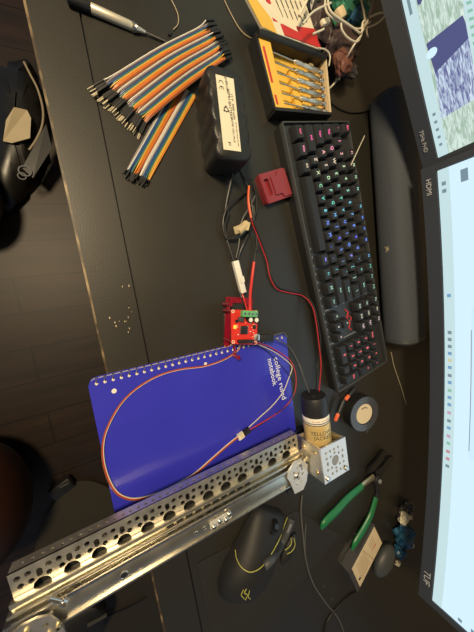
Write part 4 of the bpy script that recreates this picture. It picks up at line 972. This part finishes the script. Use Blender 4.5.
for i in range(6):
    for j in range(3):
        p_ = lq(.46+i*.085, .12+j*.19); d_ = (lq(.5,1)-lq(.5,0)); mb.box(p_+Vector((0,0,.0012)), (.010,.0009,.0003), rot=d_.to_track_quat('X','Z').to_matrix())
part(mb, 'lid_print', 'ink', ld, False)['kind'] = 'stuff'
mb = MB(); h0, h1 = P(258,33,.021), P(325,57,.021); mb.cyl(h0, h1, .0042, n=14); part(mb, 'hinge', 'black', kt)

# ------------------------------------------------------------------ clutter beyond the kit
pc = thing('leather_pouch', 'dark brown crumpled leather pouch between the tool kit and soundbar', 'pouch', P(345,50,0))
crumple(P(340,48,.022), (.040,.034,.021), 21, 'pouch', 'body', pc, 28, .18); crumple(P(343,62,.030), (.020,.020,.012), 22, 'pouch_red', 'flap', pc, 20, .2)
crumple(P(349,70,.012), (.020,.014,.011), 27, 'smoke', 'strap_end', pc, 18, .2)
q = P(336,80,.012); mb = MB(); mb.lathe(q, q+Vector((.002,0,.006)), [(0,.0036),(.8,.0036),(1,.0024)], 14); part(mb, 'snap_button', 'steel', pc)
pk = thing('snack_packet', 'shiny green and blue foil packet at the top beside the left monitor', 'packet', P(352,10,0))
crumple(P(348,2,.030), (.042,.030,.028), 31, 'wrap_green', 'foil', pk, 28, .22); crumple(P(353,14,.034), (.014,.014,.012), 33, 'wrap_blue', 'foil', pk, 18, .2)
dk = thing('cloth_bag', 'crumpled heap of dark cloth bag at the top beyond tool kit lid', 'bag', P(325,20,0))
crumple(P(316,22,.018), (.030,.036,.018), 41, 'pouch', 'fold', dk, 26, .2); crumple(P(308,2,.018), (.028,.028,.017), 42, 'bag', 'fold', dk, 26, .2)
ad = thing('charging_plug', 'small cream charger plug lying on dark pouch at the top', 'charger', P(333,20,.04))
q = P(340,14,.048); mb = MB(); mb.box(q, (.016,.014,.010), .6, bev=.003); part(mb, 'body', 'label_tan', ad)
mb = MB(); mb.box(P(325,22,.046), (.016,.007,.005), .45, bev=.0015); part(mb, 'tip', 'label_cream', ad)
wire('wooden_stick', [P(309,-6,.046),P(306,2,.045),P(299,16,.042)], .0018, 'label_cream', 'pale wooden stick pointing down beside the kit case lid', 'stick')
wc = thing('white_cable_bundle', 'tied white charging cable coiled in loops above the leather pouch', 'cable', P(355,25,.04))
for k_, pts in enumerate([
  [(326,-6,.052),(325,5,.054),(328,14,.055),(336,20,.055),(346,24,.056),(356,29,.056),(362,27,.055),(365,18,.052)],
  [(329,-6,.056),(328,4,.057),(332,13,.058),(340,19,.058),(352,27,.058),(361,33,.057),(363,22,.056),(372,16,.054),(382,13,.052),(384,17,.052),(376,24,.053),(366,28,.055)],
  [(341,22,.056),(342,30,.055),(348,38,.054),(356,42,.054),(360,38,.055),(364,27,.056),(370,22,.056)],
  [(361,36,.056),(356,42,.054),(350,52,.046),(344,64,.030),(338,78,.016),(332,86,.010),(327,90,.014)],
  [(303,24,.046),(312,13,.050),(322,7,.054),(331,3,.056)],
  [(360,-6,.055),(363,8,.056),(365,20,.057),(367,34,.054),(368,37,.052)],
  [(373,-6,.052),(371,8,.055),(368,20,.057),(364,30,.056)],
  [(313,34,.045),(320,31,.048),(324,29,.050)]]):
    mb = MB(); mb.tube([P(*p) for p in pts], .0013, 8); part(mb, 'strand', 'cable_tan' if k_ in (5,6) else 'cable_white', wc)
mb = MB(); mb.torus(P(365,25,.057), (1,-.6,.2), .0045, .0014, 18, 6); part(mb, 'cable_tie', 'cable_tan', wc)
wire('kit_band', [P(318,48,.028),P(326,50,.028),P(330,56,.027),P(329,66,.026)], .001, 'cable_white', 'bent pale wire hooked over the upper corner of the kit case', 'wire')
wire('back_cable', [P(326,95,.0015),P(334,105,.0015),P(348,112,.0015),P(362,112,.0015),P(372,108,.0015)], .0014, 'black', 'black cable arching between the tool kit and the soundbar end', 'cable')

# ------------------------------------------------------------------ floor items
ZF = -DZ
def PF(x, y, z=0.): return P(x, y, -DZ+z)
bg = thing('plastic_bag', 'black plastic bag spread on the floor beside desk front edge', 'bag', PF(15,110))
rnd = random.Random(9)
mb = MB(); b0 = PF(12,125,.0); 
pts = [PF(-4,75),PF(10,72),PF(30,66),PF(40,90),PF(52,140),PF(40,175),PF(25,200),PF(2,205)]
cB = ctr(pts); lays = []
for s_, z in ((1.,.001),(.97,.03),(.85,.06),(.6,.075),(.3,.08)): lays.append([Vector((cB.x+(p.x-cB.x)*s_+rnd.uniform(-.01,.01), cB.y+(p.y-cB.y)*s_+rnd.uniform(-.01,.01), z)) for p in smooth_pts(pts+[pts[0]], 4)[:-1]])
mb.loft(lays); part(mb, 'body', 'bag', bg)
mb = MB(); q = [PF(6,120,.10),PF(14,107,.11),PF(27,110,.10),PF(31,118,.10),PF(30,138,.095),PF(12,143,.09),PF(3,141,.09)]
mb.loft([[p-Vector((0,0,.004)) for p in q], q]); tag(part(mb, 'paper_scrap', 'tan_paper', None, False), 'crumpled tan paper scrap resting on the black bag at left', 'paper')
wire('floor_wire', [PF(24,62,.10),PF(30,74,.10),PF(38,90,.10),PF(43,110,.10),PF(42,126,.10),PF(36,140,.095),PF(29,150,.09)], .003, 'cable_tan', 'pale wire arching over the black bag down by the desk edge', 'cable')
s_ = thing('strap', 'black webbing strap with a metal buckle on the black bag', 'strap', PF(40,150,.09))
mb = MB(); mb.loft([[PF(46,124,.10),PF(52,148,.10),PF(33,178,.09),PF(22,168,.09)],[PF(46,124,.108),PF(52,148,.108),PF(33,178,.098),PF(22,168,.098)]]); part(mb, 'webbing', 'black', s_, False)
mb = MB(); mb.torus(PF(25,171,.104), (.1,.1,1), .015, .002, 18, 6); mb.torus(PF(22,176,.104), (.1,.1,1), .010, .0016, 14, 6); part(mb, 'buckle', 'grey', s_)
for (x, y, r, lab) in ((-44,190,(.09,.13,.11),'brown rounded leather cushion at the left edge beside black bag'),(-28,508,(.13,.19,.15),'brown rounded leather cushion at lower left near the metal rail')):
    q = PF(x,y,r[2]); mb = MB(); mb.sphere((q.x,q.y,r[2]), r, 32)
    tag(part(mb, 'leather_cushion', 'leather_brown'), lab, 'cushion')
mb = MB(); q = [PF(62,492,.012),PF(70,485,.012),PF(85,481,.012),PF(105,486,.012),PF(130,505,.012),PF(200,560,.012),PF(230,660,.012),PF(60,660,.012),PF(30,600,.012),PF(40,530,.012)]
q = smooth_pts(q+[q[0]], 4)[:-1]; mb.loft([[Vector((p.x,p.y,0)) for p in q], q]); tag(part(mb, 'floor_mat', 'mat_olive'), 'dull olive floor mat with rounded corner under the rail end', 'mat')
t_ = thing('binder_clip', 'black clip with a thin metal bar on the floor by the mat', 'clip', PF(60,488))
mb = MB(); mb.box(PF(62,487,.02), (.075,.045,.03), .35, bev=.008); part(mb, 'body', 'black', t_); mb = MB(); mb.cyl(PF(60,487.5,.04), PF(69,483,.04), .0016, n=8); part(mb, 'bar', 'cable_grey', t_)
# foot of a swivel chair under the rail end
t_ = thing('office_chair', 'black rounded foot of a swivel chair on floor below the metal rail', 'chair', PF(80,640))
a_, b_ = PF(40,690,.13), PF(98,600,.10)
mb = MB(); d_ = (b_-a_).normalized(); uu = Vector((-d_.y,d_.x,0)); rr_ = []
for t in (0,.25,.5,.75,.86,.94,.98,1.):
    w = .085*(1 if t < .7 else math.sqrt(max(.02, 1-((t-.7)/.305)**2))); c = a_.lerp(b_, t); rr_.append([c+uu*(w*math.cos(k_))+Vector((0,0,.03*math.sin(k_))) for k_ in [2*math.pi*j/18 for j in range(18)]])
mb.loft(rr_); part(mb, 'base_arm', 'black_soft', t_)
q = a_.lerp(b_,.75); mb = MB(); mb.cyl((q.x,q.y-.012,.035), (q.x,q.y+.012,.035), .034, n=24); part(mb, 'caster_wheel', 'black', t_)
mb = MB(); mb.cyl((q.x,q.y,.05), (q.x,q.y,.10), .01, n=12); part(mb, 'caster_stem', 'cap_grey', t_)
mb = MB(); mb.cyl(PF(88,625,.14), PF(106,615,.12), .006, n=8); part(mb, 'foot_bar', 'cable_grey', t_)
wire('floor_cable', [PF(98,622,.02),PF(106,617,.02),PF(118,612,.02),PF(132,606,.02),PF(146,598,.02)], .004, 'black', 'thin black cable on the floor mat below the metal rail', 'cable')

# ------------------------------------------------------------------ light
def area(name, loc, target, size, power, col):
    l = bpy.data.lights.new(name, 'AREA'); l.shape = 'DISK'; l.size = size; l.energy = power; l.color = col
    o_ = bpy.data.objects.new(name, l); COL.objects.link(o_); o_.location = loc; o_.rotation_euler = (Vector(target)-Vector(loc)).to_track_quat('-Z','Y').to_euler(); return o_
area('ceiling_lamp_light', (-.6,.6,2.15), (.1,.1,.75), .35, 40, (1.,.78,.48))
w = bpy.data.worlds.new('room'); S.world = w; w.use_nodes = True; w.node_tree.nodes['Background'].inputs[0].default_value = (.62,.75,1.,1); w.node_tree.nodes['Background'].inputs[1].default_value = .2
# ------------------------------------------------------------------ camera
cam = bpy.data.cameras.new('camera'); co = bpy.data.objects.new('camera', cam); COL.objects.link(co); S.camera = co
cam.sensor_fit = 'VERTICAL'; cam.sensor_height = 24; cam.lens = F/632*24; cam.clip_start = .01
right = Vector((Xw.x,Yw.x,Zw.x)); down = Vector((Xw.y,Yw.y,Zw.y)); fwd = Vector((Xw.z,Yw.z,Zw.z))
Rm = Matrix((right, -down, -fwd)).transposed()
co.matrix_world = Matrix.Translation((0,0,DZ+H)) @ Rm.to_4x4()
S.view_settings.view_transform = 'Standard'; S.view_settings.look = 'None'; S.view_settings.gamma = 1; S.view_settings.exposure = 0; S.view_settings.use_curve_mapping = False
